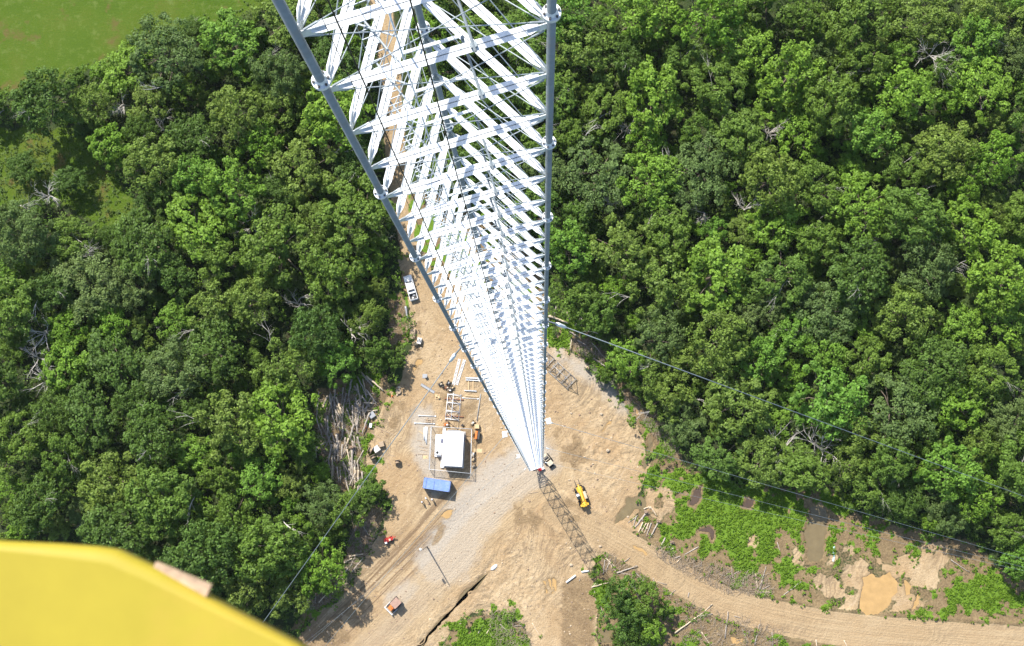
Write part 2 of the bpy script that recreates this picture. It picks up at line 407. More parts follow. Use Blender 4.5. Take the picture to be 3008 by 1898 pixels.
# puddles: outline in photo pixels, water material
PUD = [
 ('puddle', 'large bright orange silty pool beside the east dirt road', 'w_orange', [(2533,1700),(2562,1686),(2574,1697),(2613,1681),(2636,1713),(2636,1741),(2618,1755),(2611,1778),(2586,1796),(2544,1806),(2526,1787),(2530,1755),(2534,1727)]),
 ('pond', 'long murky olive pond among bright green ground plants', 'w_olive', [(2381,1492),(2411,1483),(2432,1520),(2429,1566),(2416,1608),(2406,1654),(2379,1649),(2374,1608),(2362,1571),(2369,1543),(2388,1524)]),
 ('puddle', 'olive puddle curling round bare mud beside the log heap', 'w_olive', [(1842,1463),(1885,1460),(1898,1478),(1892,1505),(1912,1503),(1935,1520),(1900,1510),(1875,1495),(1850,1515),(1812,1535),(1806,1540),(1815,1510),(1838,1485)]),
 ('puddle', 'narrow brown water strip along the right edge of the clearing', 'w_olive', [(1903,1290),(1912,1280),(1918,1310),(1908,1360),(1895,1380),(1890,1350),(1900,1320)]),
 ('puddle', 'small dark brown puddle, left one in the green ground plants', 'w_brown', [(2040,1440),(2062,1428),(2050,1475),(2025,1482)]),
 ('puddle', 'small dark puddle crossed by a thin pole in the green plants', 'w_brown', [(2192,1462),(2215,1468),(2205,1492),(2180,1488)]),
 ('puddle', 'brown puddle at the lower end of the green plants', 'w_brown', [(2050,1560),(2085,1548),(2098,1560),(2092,1590),(2085,1565)]),
 ('puddle', 'thin orange rut puddle right of the big orange pool', 'w_orange', [(2657,1704),(2668,1712),(2673,1745),(2662,1748),(2660,1725)]),
 ('puddle', 'slim orange rut puddle nearest the road, right of the big pool', 'w_orange', [(2700,1745),(2704,1755),(2690,1788),(2678,1792),(2686,1768)]),
 ('puddle', 'left orange rut puddle of three below the tower shadow', 'w_orange', [(1594,1706),(1604,1710),(1610,1740),(1604,1745)]),
 ('puddle', 'middle orange rut puddle of three below the tower shadow', 'w_orange', [(1610,1700),(1620,1702),(1627,1740),(1620,1744)]),
 ('puddle', 'right orange rut puddle of three below the tower shadow', 'w_orange', [(1624,1700),(1634,1712),(1634,1734),(1630,1736)]),
 ('puddle', 'orange puddle in the wheel ruts below the three people', 'w_orange', [(1294,1516),(1304,1506),(1322,1498),(1330,1499),(1324,1514),(1318,1522),(1302,1519)]),
 ('puddle', 'olive puddle at the foot of the dense lower tree clump', 'w_olive', [(1765,1852),(1800,1850),(1810,1868),(1800,1885),(1765,1890)]),
 ('puddle', 'small orange puddle below the east road near the bottom edge', 'w_orange', [(2146,1872),(2182,1876),(2180,1888),(2160,1892),(2148,1884)]),
 ('puddle', 'brown water standing in the ditch beside the southwest road', 'w_olive', [(1428,1690),(1436,1680),(1405,1722),(1352,1772),(1292,1836),(1252,1884),(1235,1898),(1225,1898),(1290,1826),(1345,1768),(1395,1718)]),
 ('puddle', 'long thin orange puddle in the middle of the east road', 'w_orange', [(1858,1601),(1880,1610),(1902,1628),(1898,1632),(1874,1616)]),
 ('puddle', 'orange tyre rut puddle in the churned ground right of the tower', 'w_orange', [(1788,1240),(1796,1236),(1775,1265),(1768,1268)]),
 ('puddle', 'tan puddle by the forest edge right of the clearing', 'w_orange', [(1868,1205),(1885,1203),(1888,1218),(1875,1222)]),
 ('puddle', 'tan puddle in the tree shade left of the tower', 'w_orange', [(1222,1062),(1240,1056),(1236,1070),(1218,1088),(1212,1082)]),
]
def ragged(W):
    """a puddle's ragged shoreline: every edge broken up by midpoint displacement"""
    P = [tuple(p) for p in W]
    for lev in range(3):
        Q_ = []
        for i in range(len(P)):
            a, b = P[i], P[(i+1) % len(P)]; L = math.hypot(b[0]-a[0], b[1]-a[1]); k = rnd.gauss(0, .11)
            Q_ += [a, ((a[0]+b[0])/2-(b[1]-a[1])*k, (a[1]+b[1])/2+(b[0]-a[0])*k)]
        P = Q_
        if len(P) > 70: break
    return np.array(P)
PUDW = [ragged(wpoly(p[3])) for p in PUD]

# ------------------------------------------------------------------ terrain grid
def axis(lo, f0, f1, hi, cs, fs):
    a = np.arange(lo, f0, cs); b = np.arange(f0, f1, fs); c = np.arange(f1, hi+cs, cs)
    return np.concatenate([a, b, c])
gx = axis(-170, -62, 116, 160, 1.2, 0.28); gy = axis(-70, -37, 58, 165, 1.2, 0.28)
GXm, GYm = np.meshgrid(gx, gy)
sh = GXm.shape; X = GXm.ravel(); Y = GYm.ravel()
wob = (fbm(X, Y, .35, 3, 3)-.5)*2.2 + (fbm(X, Y, 1.3, 2, 5)-.5)*1.0
sd_pad = sdist(X, Y, PAD)+wob; sd_wet = sdist(X, Y, WET)+wob; sd_mea = sdist(X, Y, MEADOW)+wob*2; sd_gla = sdist(X, Y, GLADE)+wob*2
dN, aN, lN = ldist(X, Y, ROAD_N); dE, aE, lE = ldist(X, Y, ROAD_E); dS, aS, lS = ldist(X, Y, ROAD_SW); dD, aD, lD = ldist(X+(fbm(X, Y, .5, 3, 91)-.5)*1.3, Y+(fbm(X, Y, .5, 3, 92)-.5)*1.3, DITCH); fD = sstep(aD, 0, 9)
wE = 3.3+aE*.006
mN = sstep(2.5-dN+wob*.35, -.3, .5); mE = sstep(wE-dE+wob*.25, -.3, .4); mS = sstep(4.3-dS+wob*.3, -.5, .9)
m_pad = sstep(sd_pad, -.6, .6)
m_wet = sstep(sd_wet, -1, 1)
sd_clr = np.full(X.shape, -99.)
for p in CLEARED: sd_clr = np.maximum(sd_clr, sdist(X, Y, p)+wob)
m_wet = np.maximum(m_wet, sstep(sd_clr, -1, 1))
m_dirt = np.maximum.reduce([m_pad, mN, mE])
m_sand = np.zeros(X.shape)
for p in SAND: m_sand = np.maximum(m_sand, sstep(sdist(X, Y, p)+wob*1.6, -.8, 1.2)*.95)
m_sand *= .25+.75*sstep(fbm(X, Y, .42, 4, 83), .36, .50)
m_dirt = np.maximum(m_dirt, m_sand)
m_green = np.zeros(X.shape)
gn = fbm(X, Y, .55, 4, 31)
for p in GREEN: m_green = np.maximum(m_green, sstep(sdist(X, Y, p)+wob+(gn-(.468 if p is GREEN[0] else .50))*13, -.3, .7))
m_green = np.maximum(m_green, m_wet*sstep(gn, .60, .66)*.8*(1-mE))
m_pud = np.zeros(X.shape)
for p in PUDW: m_pud = np.maximum(m_pud, sstep(sdist(X, Y, p), -.9, -.2))
m_green = np.maximum(m_green, sstep(sd_clr, -1, 1)*sstep(gn, .50, .56)*.9)
m_green *= (1-mE)*(1-mS)*(1-m_sand*.85)*(1-m_pud)
m_mud = np.maximum(m_wet*(1-m_dirt)*(.55+.45*fbm(X, Y, .3, 3, 77)), 0)
m_path = sstep(sdist(X, Y, wpoly([(1655,1700),(1740,1690),(1752,1960),(1640,1960)]))+wob*.5, -.6, .8)
m_mud = np.maximum(m_mud, m_path*.75)
for p in MUDP: m_mud = np.maximum(m_mud, sstep(sdist(X, Y, p)+wob*1.6, -2, 1.8)*(.25+.75*sstep(fbm(X, Y, .5, 4, 71), .4, .6)))
m_grav = np.zeros(X.shape)
for ln, hw in GRAVEL: m_grav = np.maximum(m_grav, sstep(hw-ldist(X, Y, ln)[0]+wob*1.4, -1.6, 1.6)*(.5 if hw == 2.6 else 1))
m_road = np.maximum.reduce([mN, mE, mS*.9])
m_mea = np.maximum(sstep(sd_mea, -1, 1.5), sstep(sd_gla, -1, 1.5)*.9)
rough = np.zeros(X.shape)
for p in ROUGH: rough = np.maximum(rough, sstep(sdist(X, Y, p)+wob, -2, 2))
rough *= (1-mE)*(1-mS)
# heights
Z = (fbm(X, Y, .08, 3, 9)-.5)*.25*(1-m_pad) + (fbm(X, Y, 1.1, 4, 13)-.5)*.10
un = 1-np.abs(2*fbm(X+Y*.4, Y*1.0, .55, 4, 21)-1)
un2 = 1-np.abs(2*fbm(X*1.0, Y*1.2, 1.25, 4, 87)-1)
rmask = rough*sstep(fbm(X, Y, .13, 3, 61), .36, .66)
Z += rmask*((un-.7)*.34 + (un2-.7)*.28 + (fbm(X, Y, 2.6, 2, 23)-.5)*.22)
rx, ry = (X*.70+Y*.72), (-X*.72+Y*.70)                      # churned tyre ruts right of the tower
p_rut = sstep(sdist(X, Y, ROUGH[0])+wob, -1, 3)
Z += p_rut*.13*(np.abs(((ry+fbm(X, Y, .12, 2, 41)*6) % 2.3)/2.3-.5)*2-.5)*sstep(fbm(rx*.3, ry, .6, 3, 43), .42, .6)
for dd, ll, ww, m in ((dE, lE, wE, mE), (dS, lS, 4.3, mS), (dN, lN, 1.9, mN)):
    Z = Z*(1-m*.75)
    Z += m*.05*(fbm(ll*2.6, np.zeros_like(ll)+3+(aE*.04), 1.0, 2, 51)-.5)
    Z += .30*np.exp(-((dd-ww-.5)/.55)**2)*(.3+.9*fbm(X, Y, .5, 3, 53))*(1 if ww is wE else .25)
Z -= .38*fD*np.exp(-(dD/.5)**2); Z += .10*np.exp(-((lD-1.2)/.5)**2)*sstep(3-dD, 0, 1)
m_mud = np.maximum(m_mud, np.exp(-(dD/.8)**2)*.45*fD)
for p in PUDW:
    s = sdist(X, Y, p)
    k = sstep(s, -1.0, -.10)
    Z = Z*(1-k) + (-.30*sstep(s, -.25, .22)+.03)*k
    m_mud = np.maximum(m_mud, sstep(s, -1.0, -.1)*.55*(1-mE*.7))
edge = np.maximum.reduce([sstep(X, 145, 160), sstep(-X, 155, 170), sstep(Y, 150, 165), sstep(-Y, 58, 70)])
Z -= edge*1.3
ZG = Z.reshape(sh)
def gz(x, y):
    i = int(np.clip(np.searchsorted(gx, x)-1, 0, len(gx)-2)); j = int(np.clip(np.searchsorted(gy, y)-1, 0, len(gy)-2))
    u = min(max((x-gx[i])/(gx[i+1]-gx[i]), 0), 1); v = min(max((y-gy[j])/(gy[j+1]-gy[j]), 0), 1)
    return float((ZG[j, i]*(1-u)+ZG[j, i+1]*u)*(1-v)+(ZG[j+1, i]*(1-u)+ZG[j+1, i+1]*u)*v)
# road streak coordinates (lateral, along)
near = np.argmin(np.stack([dN-2, dE-wE, dS-4.3]), 0)
ruv = np.stack([np.choose(near, [lN, lE, lS]), np.choose(near, [aN, aE+300, aS+600]), np.zeros_like(X)], 1)

def ground_material():
    m, nt = newmat('site_ground')
    L = nt.links
    a1 = N(nt, 'ShaderNodeAttribute', attribute_name='m1'); a2 = N(nt, 'ShaderNodeAttribute', attribute_name='m2'); au = N(nt, 'ShaderNodeAttribute', attribute_name='ruv')
    s1 = N(nt, 'ShaderNodeSeparateColor'); L.new(a1.outputs['Color'], s1.inputs[0])
    s2 = N(nt, 'ShaderNodeSeparateColor'); L.new(a2.outputs['Color'], s2.inputs[0])
    geo = N(nt, 'ShaderNodeNewGeometry'); P = geo.outputs['Position']
    n_f = noise(nt, P, 2.2, 6, .65); n_m = noise(nt, P, .35, 5, .6); n_l = noise(nt, P, .07, 4, .5); n_s = noise(nt, P, 9.0, 4, .7)
    floor = ramp(nt, n_m, [(.3, (.045, .035, .022)), (.5, (.035, .055, .018)), (.7, (.06, .075, .025))])
    mv = nt.nodes.new('ShaderNodeVectorMath'); mv.operation = 'MULTIPLY'; L.new(au.outputs['Vector'], mv.inputs[0]); mv.inputs[1].default_value = (2.3, .055, 1)
    streak = noise(nt, mv.outputs[0], 1.0, 5, .65, .3)
    mv2 = nt.nodes.new('ShaderNodeVectorMath'); mv2.operation = 'MULTIPLY'; L.new(au.outputs['Vector'], mv2.inputs[0]); mv2.inputs[1].default_value = (.75, .03, 1)
    streak2 = noise(nt, mv2.outputs[0], 1.0, 3, .5, .2)
    dsel = mth(nt, 'ADD', mth(nt, 'MULTIPLY', n_f, .55), mth(nt, 'MULTIPLY', n_m, .45))
    dirt = ramp(nt, dsel, [(.28, (0.192, 0.128, 0.0704)), (.40, (0.328, 0.2336, 0.132)), (.52, (0.424, 0.312, 0.1824)), (.68, (0.504, 0.388, 0.24))])
    mp = nt.nodes.new('ShaderNodeMapping'); mp.vector_type = 'TEXTURE'; mp.inputs['Rotation'].default_value = (0, 0, .85); mp.inputs['Scale'].default_value = (5.5, .75, 1)
    wn = nt.nodes.new('ShaderNodeTexNoise'); wn.inputs['Scale'].default_value = .075; wn.inputs['Detail'].default_value = 2; L.new(P, wn.inputs['Vector'])
    wv = nt.nodes.new('ShaderNodeVectorMath'); wv.operation = 'MULTIPLY_ADD'; L.new(wn.outputs['Color'], wv.inputs[0]); wv.inputs[1].default_value = (14, 14, 0); L.new(P, wv.inputs[2]); L.new(wv.outputs[0], mp.inputs['Vector'])
    sm = noise(nt, mp.outputs[0], 1.0, 6, .65, 1.2)                 # smears left by tyres and blades, damp in the lows
    big = smooth(nt, noise(nt, P, .045, 3, .5), .40, .62)
    dirt = mixc(nt, mth(nt, 'MULTIPLY', smooth(nt, sm, .46, .57), mth(nt, 'MULTIPLY_ADD', big, .60, .12)), dirt, (0.188, 0.14, 0.0896))
    dirt = mixc(nt, mth(nt, 'MULTIPLY', smooth(nt, sm, .48, .34), mth(nt, 'MULTIPLY_ADD', big, -.5, .62)), dirt, (0.448, 0.344, 0.228))
    dirt = mixc(nt, smooth(nt, n_l, .42, .62), dirt, mixc(nt, .45, dirt, (0.32, 0.204, 0.1)))
    rd = ramp(nt, mth(nt, 'ADD', mth(nt, 'MULTIPLY', streak, .6), mth(nt, 'MULTIPLY', streak2, .4)), [(.32, (0.208, 0.136, 0.0736)), (.44, (0.328, 0.232, 0.1304)), (.55, (0.408, 0.3, 0.172)), (.7, (0.48, 0.368, 0.228))])
    rd = mixc(nt, .3, rd, dirt)
    c_st = mth(nt, 'MULTIPLY', a1.outputs['Alpha'], smooth(nt, mth(nt, 'ADD', mth(nt, 'MULTIPLY', streak, .45), mth(nt, 'MULTIPLY', streak2, .55)), .43, .54))
    dirt = mixc(nt, mth(nt, 'MULTIPLY', c_st, .9), dirt, (0.16, 0.1056, 0.0616))
    grav = ramp(nt, n_s, [(.3, (0.304, 0.264, 0.212)), (.7, (0.472, 0.424, 0.356))])
    mud = ramp(nt, mth(nt, 'ADD', mth(nt, 'MULTIPLY', n_f, .6), mth(nt, 'MULTIPLY', n_m, .4)), [(.3, (0.1248, 0.084, 0.04435)), (.5, (0.2288, 0.1584, 0.08602)), (.68, (0.3494, 0.248, 0.1344))])
    veg = ramp(nt, n_f, [(.3, (.085, .155, .014)), (.7, (.145, .245, .026))])
    mead = ramp(nt, mth(nt, 'ADD', mth(nt, 'MULTIPLY', n_f, .4), mth(nt, 'MULTIPLY', n_l, .6)), [(.34, (.052, .098, .007)), (.5, (.066, .114, .008)), (.60, (.085, .116, .013)), (.7, (.125, .105, .03))])
    mead = mixc(nt, smooth(nt, noise(nt, P, .5, 6, .75), .50, .68), mead, (.105, .145, .028))
    mead = mixc(nt, smooth(nt, n_s, .58, .72), mead, (.15, .185, .06))
    mead = mixc(nt, smooth(nt, noise(nt, P, .16, 4, .6), .56, .68), mead, (.115, .095, .028))
    def msk(v, amt=.55):
        return smooth(nt, mth(nt, 'ADD', v, mth(nt, 'MULTIPLY', mth(nt, 'SUBTRACT', n_f, .5), amt)), .3, .7)
    c = mixc(nt, msk(s2.outputs[0]), floor, mead)
    c = mixc(nt, msk(s1.outputs[0], .8), c, dirt)
    c = mixc(nt, mth(nt, 'MULTIPLY', s1.outputs[2], mth(nt, 'MULTIPLY_ADD', n_f, .7, .45), clamp=True), c, grav)
    c = mixc(nt, mth(nt, 'MULTIPLY', s2.outputs[2], mth(nt, 'MULTIPLY_ADD', s1.outputs[2], -.4, .75)), c, rd)
    c = mixc(nt, mth(nt, 'MULTIPLY', msk(s2.outputs[1], .9), .85), c, mud)
    c = mixc(nt, msk(s1.outputs[1], 1.0), c, veg)
    b = N(nt, 'ShaderNodeBsdfPrincipled'); L.new(c, b.inputs['Base Color'])
    b.inputs['Roughness'].default_value = .9; b.inputs['Specular IOR Level'].default_value = .15
    hsum = mth(nt, 'ADD', mth(nt, 'MULTIPLY', n_f, 1.0), mth(nt, 'ADD', mth(nt, 'MULTIPLY', n_s, .35), mth(nt, 'MULTIPLY', mth(nt, 'MULTIPLY', streak, s2.outputs[2]), .8)))
    bp = N(nt, 'ShaderNodeBump'); bp.inputs['Strength'].default_value = .9; bp.inputs['Distance'].default_value = .25
    L.new(hsum, bp.inputs['Height']); L.new(bp.outputs[0], b.inputs['Normal'])
    o = N(nt, 'ShaderNodeOutputMaterial'); L.new(b.outputs[0], o.inputs[0])
    return m
M['ground'] = ground_material()
m_str = np.maximum(sstep(dS, 3.5, 6)*sstep(-dS, -17, -10)*(lS > 0)*sstep(aS, 14, 22), m_path)
m_str = np.maximum(m_str, mE*.35)
print('STREAK', m_str.mean(), (lS > 0).mean())
A1 = np.stack([m_dirt, m_green, m_grav*(1-mE), m_str], 1); A2 = np.stack([m_mea, m_mud, m_road, np.ones_like(X)], 1)
nyv, nxv = sh
idx = np.arange(nyv*nxv).reshape(sh)
Q = np.stack([idx[:-1, :-1], idx[:-1, 1:], idx[1:, 1:], idx[1:, :-1]], -1).reshape(-1, 4)
fm = lambda a: a[Q].mean(1)
cls = np.zeros(len(Q), int)
cls[fm(m_mea) > .5] = 1
cls[fm(m_wet) > .5] = 2
cls[fm(m_pad) > .5] = 3
cls[fm(mN) > .5] = 4
cls[fm(mE) > .5] = 5
cls[(fm(mS) > .5)] = 6
P3 = np.stack([X, Y, Z], 1)
for k, nm in enumerate(('ground', 'meadow', 'wet_ground', 'dirt_clearing', 'dirt_road', 'dirt_road', 'dirt_road')):
    q = Q[cls == k]
    u, inv = np.unique(q, return_inverse=True)
    me = np_mesh(nm, P3[u], inv.reshape(-1, 4), {'m1': ('FLOAT_COLOR', A1[u]), 'm2': ('FLOAT_COLOR', A2[u]), 'ruv': ('FLOAT_VECTOR', ruv[u])}, M['ground'], True)
    o = bpy.data.objects.new(nm, me); COL.objects.link(o); o['kind'] = 'structure'
# the land beyond the surveyed block, out to the horizon
far = pmat('far_land', (.05, .075, .025), .9, 0, .35, .02)
g = MB()
for x0, x1, y0, y1 in ((-4000, -168, -4000, 4000), (158, 4000, -4000, 4000), (-168, 158, 163, 4000), (-168, 158, -4000, -68)):
    g.add([(x0, y0, -1.3), (x1, y0, -1.3), (x1, y1, -1.3), (x0, y1, -1.3)], [(0, 1, 2, 3)])
g.build('terrain', far)['kind'] = 'structure'
for (nm, lab, mt, pts), W in zip(PUD, PUDW):
    # a sheet of water a little larger than the hollow it lies in
    c = W.mean(0); n = len(W)
    W2 = [(c[0]+(x-c[0])*1.02, c[1]+(y-c[1])*1.02) for x, y in W]
    b = MB(); b.prism(W2 if sum((W2[i][0]*W2[(i+1) % n][1]-W2[(i+1) % n][0]*W2[i][1]) for i in range(n)) > 0 else W2[::-1], -.30, -.05)
    o = b.build(nm, mt); o['kind'] = 'structure'; o['label'] = lab; o['category'] = nm
# ------------------------------------------------------------------ the lattice tower
TC = Vector((-1.5958, 6.4693, 0)); FACE = 3.048; CR = FACE/math.sqrt(3); TA = math.radians(226.77)
BAY = 2.032; ZB = 4.55; NSEC = 47; NR = NSEC*3
def leg_xy(k, r=CR):
    a = TA + k*2*PI/3
    return Vector((r*math.cos(a), r*math.sin(a), 0))
LA, LB, LC = leg_xy(0), leg_xy(1), leg_xy(2)
LEG_R = .062

def angle_pair(mb, p, q, w=.067, gap=.015, t=.010, h=.07, inset=.17, clip=.05):
    """two back-to-back angles from p to q, flat flanges on top, corners clipped at the ends, on vertical gussets"""
    p, q = Vector(p), Vector(q); d = (q-p).normalized(); s = Vector((-d.y, d.x, 0))
    a, b = p+d*inset, q-d*inset
    for sg in (-1, 1):
        i0 = s*(sg*gap/2); o0 = s*(sg*(gap/2+w)); om = s*(sg*(gap/2+w*.45)); z = Vector((0, 0, -t))
        top = [a+i0, a+om, a+d*clip*2.6+o0, b-d*clip*2.6+o0, b+om, b+i0]
        if sg > 0: top = top[::-1]
        n = 6
        mb.add([v for v in top]+[v+z for v in top], [tuple(range(n)), tuple(range(2*n-1, n-1, -1))]+[(i, n+i, n+(i+1) % n, (i+1) % n) for i in range(n)])
        mb.beam(a+s*(sg*(gap/2+t/2))+Vector((0, 0, -t-h/2-.001)), b+s*(sg*(gap/2+t/2))+Vector((0, 0, -t-h/2-.001)), t, h)
    for e, dd in ((p, d), (q, -d)):
        mb.beam(e+dd*(LEG_R*.8)+Vector((0, 0, -.055)), e+dd*.34+Vector((0, 0, -.055)), gap*.8, .20)
def rod(mb, p, q, r=.0088):
    p, q = Vector(p), Vector(q); d = (q-p).normalized()
    a, b = p+d*.12, q-d*.12
    mb.tube([a, a+d*.20, a+d*.22, b-d*.22, b-d*.20, b], [.017, .017, r, r, .017, .017], 6)
def face_brace():
    mb = MB(); angle_pair(mb, LA, LB); return mb
def face_rods():
    z = Vector((0, 0, 1))
    d = (LB-LA).normalized(); s = Vector((-d.y, d.x, 0))*.012
    m1, m2 = MB(), MB()
    rod(m1, LA+s-z*.10, LB+s-z*(BAY-.02)); rod(m2, LB-s-z*.10, LA-s-z*(BAY-.02))
    return m1, m2
def flange_mb():
    mb = MB(); mb.cyl(LA+Vector((0, 0, -.036)), LA+Vector((0, 0, -.002)), .124, n=24); mb.cyl(LA+Vector((0, 0, .002)), LA+Vector((0, 0, .036)), .124, n=24)
    mb.cyl(LA+Vector((0, 0, .0365)), LA+Vector((0, 0, .11)), .085, .066, n=16); mb.cyl(LA+Vector((0, 0, -.11)), LA+Vector((0, 0, -.0365)), .066, .085, n=16)
    bb = MB()
    for k in range(6):
        c = LA+Vector((.099*math.cos(k*PI/3+.3), .099*math.sin(k*PI/3+.3), 0))
        bb.cyl(c+Vector((0, 0, -.065)), c+Vector((0, 0, .066)), .0165, n=6)
    return mb, bb
def inner_strut():
    mb = MB(); u = .36; p = LC+(LA-LC)*u; q = LC+(LB-LC)*u
    mb.beam(p+Vector((0, 0, -.035)), q+Vector((0, 0, -.035)), .05, .05); return mb
def corner_strut():
    mb = MB(); p = LA+(LB-LA)*.34; q = LA+(LC-LA)*.40
    mb.tube([p+Vector((0, 0, -.05)), q+Vector((0, 0, -.05))], .016, 6); mb.beam(p+Vector((0, 0, -.05)), p+(q-p)*.12+Vector((0, 0, -.05)), .05, .05); return mb
def line_arm():
    mb = MB(); p = LA+(LB-LA)*.655; n = Vector((0, 0, 1)).cross(LB-LA).normalized()
    if n.dot(LC-LA) < 0: n = -n
    d = (LB-LA).normalized()
    q = p+n*.84+d*-.03
    mb.tube([p-n*.10+Vector((0, 0, .03)), q+Vector((0, 0, .10))], .021, 8); mb.cyl(q+Vector((0, 0, .02)), q+Vector((0, 0, .17)), .028, n=8); mb.box(p+Vector((0, 0, .02)), (.09, .07, .06), math.atan2(d.y, d.x)); return mb

def xf(mb, rot, z):
    o = MB(); c, s = math.cos(rot), math.sin(rot)
    o.v = [(x*c-y*s, x*s+y*c, zz+z) for x, y, zz in mb.v]; o.f = mb.f; return o
def cat_mb(lst):
    o = MB()
    for m in lst: o.add(m.v, m.f)
    return o
tower = thing('lattice_tower', 'tall white galvanised triangular lattice tower rising from its pointed base in the clearing', 'tower', TC)
for k in range(3):
    p = leg_xy(k); mb = MB(); mb.cyl(p+Vector((0, 0, ZB-.15)), p+Vector((0, 0, ZB+NSEC*6.096)), LEG_R, n=18)
    mb.build('leg', 'galv_leg_shaded', tower, True)
RZ = lambda i: ZB+i*BAY-.35*(1 if i > 0 else 0)
def repeat(name, mb, mat, places, limit=99, sub=None, smooth=False):
    """the nearest `limit` repeats as parts of their own, the rest as one"""
    src = None
    for n, (rot, z) in enumerate(places[:limit]):
        if src is None: o = src = mb.build(name, mat, tower, smooth)
        else: o = src.copy(); COL.objects.link(o); o.parent = tower
        o.location = (0, 0, z); o.rotation_euler = (0, 0, rot)
        if sub:
            if n == 0: sb = sub[1].build(sub[0], sub[2], o)
            else: s2 = sb.copy(); COL.objects.link(s2); s2.parent = o
    if places[limit:]:
        o = cat_mb([xf(mb, r, z) for r, z in places[limit:]]).build(name, mat, tower, smooth); o['kind'] = 'stuff'
        if sub:
            s3 = cat_mb([xf(sub[1], r, z) for r, z in places[limit:]]).build(sub[0], sub[2], o); s3['kind'] = 'stuff'
T3 = (0, 2*PI/3, 4*PI/3)
levels = list(range(NR, -1, -1))
repeat('horizontal_brace', face_brace(), 'galv', [(r, RZ(i)) for i in levels for r in T3])
r1, r2 = face_rods()
repeat('bracing_rod', r1, 'galv_rod_shaded', [(r, RZ(i)) for i in levels[:-1] for r in T3], 48)
repeat('bracing_rod', r2, 'galv_rod_shaded', [(r, RZ(i)) for i in levels[:-1] for r in T3], 48)
fl, fb = flange_mb()
repeat('flange', fl, 'galv', [(r, ZB+s*6.096) for s in range(NSEC, -1, -1) for r in T3], 99, ('bolt_circle', fb, 'dark'), False)
repeat('inner_strut', inner_strut(), 'galv', [(0, RZ(i)+.006) for i in levels])
repeat('corner_strut', corner_strut(), 'galv_rod_shaded', [(0, RZ(i)-.03) for i in levels])
repeat('line_bracket', line_arm(), 'galv_leg_shaded', [(0, RZ(i)) for i in levels if i != NR-8])
# climbing ladder just inside face A-C, conduit beside it
lp = Vector((-2.33, 6.13, 0))-TC+Vector((.02, -.05, 0)); ld = Vector((.93, .37, 0)).normalized()
mb = MB(); z1 = ZB+NSEC*6.096
for sg in (-1, 1): mb.beam(lp+ld*(sg*.12)+Vector((0, 0, ZB)), lp+ld*(sg*.12)+Vector((0, 0, z1)), .022, .010, (ld.x, ld.y, 0))
for k in range(int((z1-ZB)/.30)): mb.tube([lp-ld*.12+Vector((0, 0, ZB+.15+k*.30)), lp+ld*.12+Vector((0, 0, ZB+.15+k*.30))], .009, 5)
mb.build('ladder', 'galv_rod_shaded', tower)
mb = MB(); cp = lp+ld*.36+Vector((.05, -.22, 0)); mb.cyl(cp+Vector((0, 0, ZB)), cp+Vector((0, 0, z1)), .014, n=8)
mb.build('conduit', 'galv', tower, True)
mb = MB(); mb.beam(cp+Vector((.03, -.1, .004)), lp-ld*.14+Vector((0, .05, .004)), .022, .022)
repeat('ladder_clip', mb, 'galv_rod_shaded', [(0, RZ(i)) for i in levels])
# guy collars: heavier doubled braces and ears at the guy levels
GUYZ = [CAM_H-45.2, CAM_H-107.5, CAM_H-169, CAM_H-246]
for z in GUYZ:
    mb = MB()
    for k in range(3):
        p, q = leg_xy(k), leg_xy((k+1) % 3); angle_pair(mb, p+Vector((0, 0, z)), q+Vector((0, 0, z)), .07, .03)
    mb.build('guy_collar', 'galv', tower)
    mb = MB()
    for k in range(3):
        p = leg_xy(k); d = p.normalized()
        mb.beam(p+d*.05+Vector((0, 0, z)), p+d*.42+Vector((0, 0, z-.06)), .03, .22); mb.box(p+Vector((0, 0, z)), (.2, .2, .26), TA+k*2*PI/3)
    mb.build('guy_ear', 'galv_leg_shaded', tower)
for z, k in ((GUYZ[1]+1.0, 0), (GUYZ[1]+1.0, 1), (GUYZ[2]+.8, 0)):      # white damper boxes hung outside the legs
    p = leg_xy(k); d = p.normalized(); mb = MB()
    mb.cbox(p+d*.42+Vector((0, 0, z)), (.40, .5, .26), .03, .18); mb.beam(p+Vector((0, 0, z)), p+d*.25+Vector((0, 0, z)), .08, .08)
    mb.build('damper_box', 'white', tower)
# tapered base section down to the pivot
mb = MB()
for k in range(3):
    p = leg_xy(k); mb.tube([p+Vector((0, 0, ZB-.151)), p*.14+Vector((0, 0, .95))], .062, 12)
mb.build('base_leg', 'galv_leg_shaded', tower, True)
mb = MB()
for f, z in ((.80, 3.55), (.58, 2.75), (.36, 1.95)):
    for k in range(3):
        p, q = leg_xy(k)*f, leg_xy((k+1) % 3)*f; mb.beam(p+Vector((0, 0, z)), q+Vector((0, 0, z)), .12, .10)
for k in range(3):
    p, q = leg_xy(k), leg_xy((k+1) % 3)
    mb.beam(p*.80+Vector((0, 0, 3.55)), q*.58+Vector((0, 0, 2.75)), .06, .05); mb.beam(q*.80+Vector((0, 0, 3.55)), p*.58+Vector((0, 0, 2.75)), .06, .05)
    mb.beam(p*.98+Vector((0, 0, 4.3)), q*.80+Vector((0, 0, 3.55)), .05, .05); mb.beam(q*.98+Vector((0, 0, 4.3)), p*.80+Vector((0, 0, 3.55)), .05, .05)
mb.build('base_brace', 'galv', tower)
mb = MB(); mb.cyl((0, 0, .45), (0, 0, .95), .30, .26, 20); mb.cyl((0, 0, .40), (0, 0, .45), .42, n=20)
mb.build('pivot', 'grey', tower)
mb = MB(); mb.cbox((0, 0, .08), (1.7, 1.7, .64), .06, .3)
mb.build('foundation', 'concrete', tower)

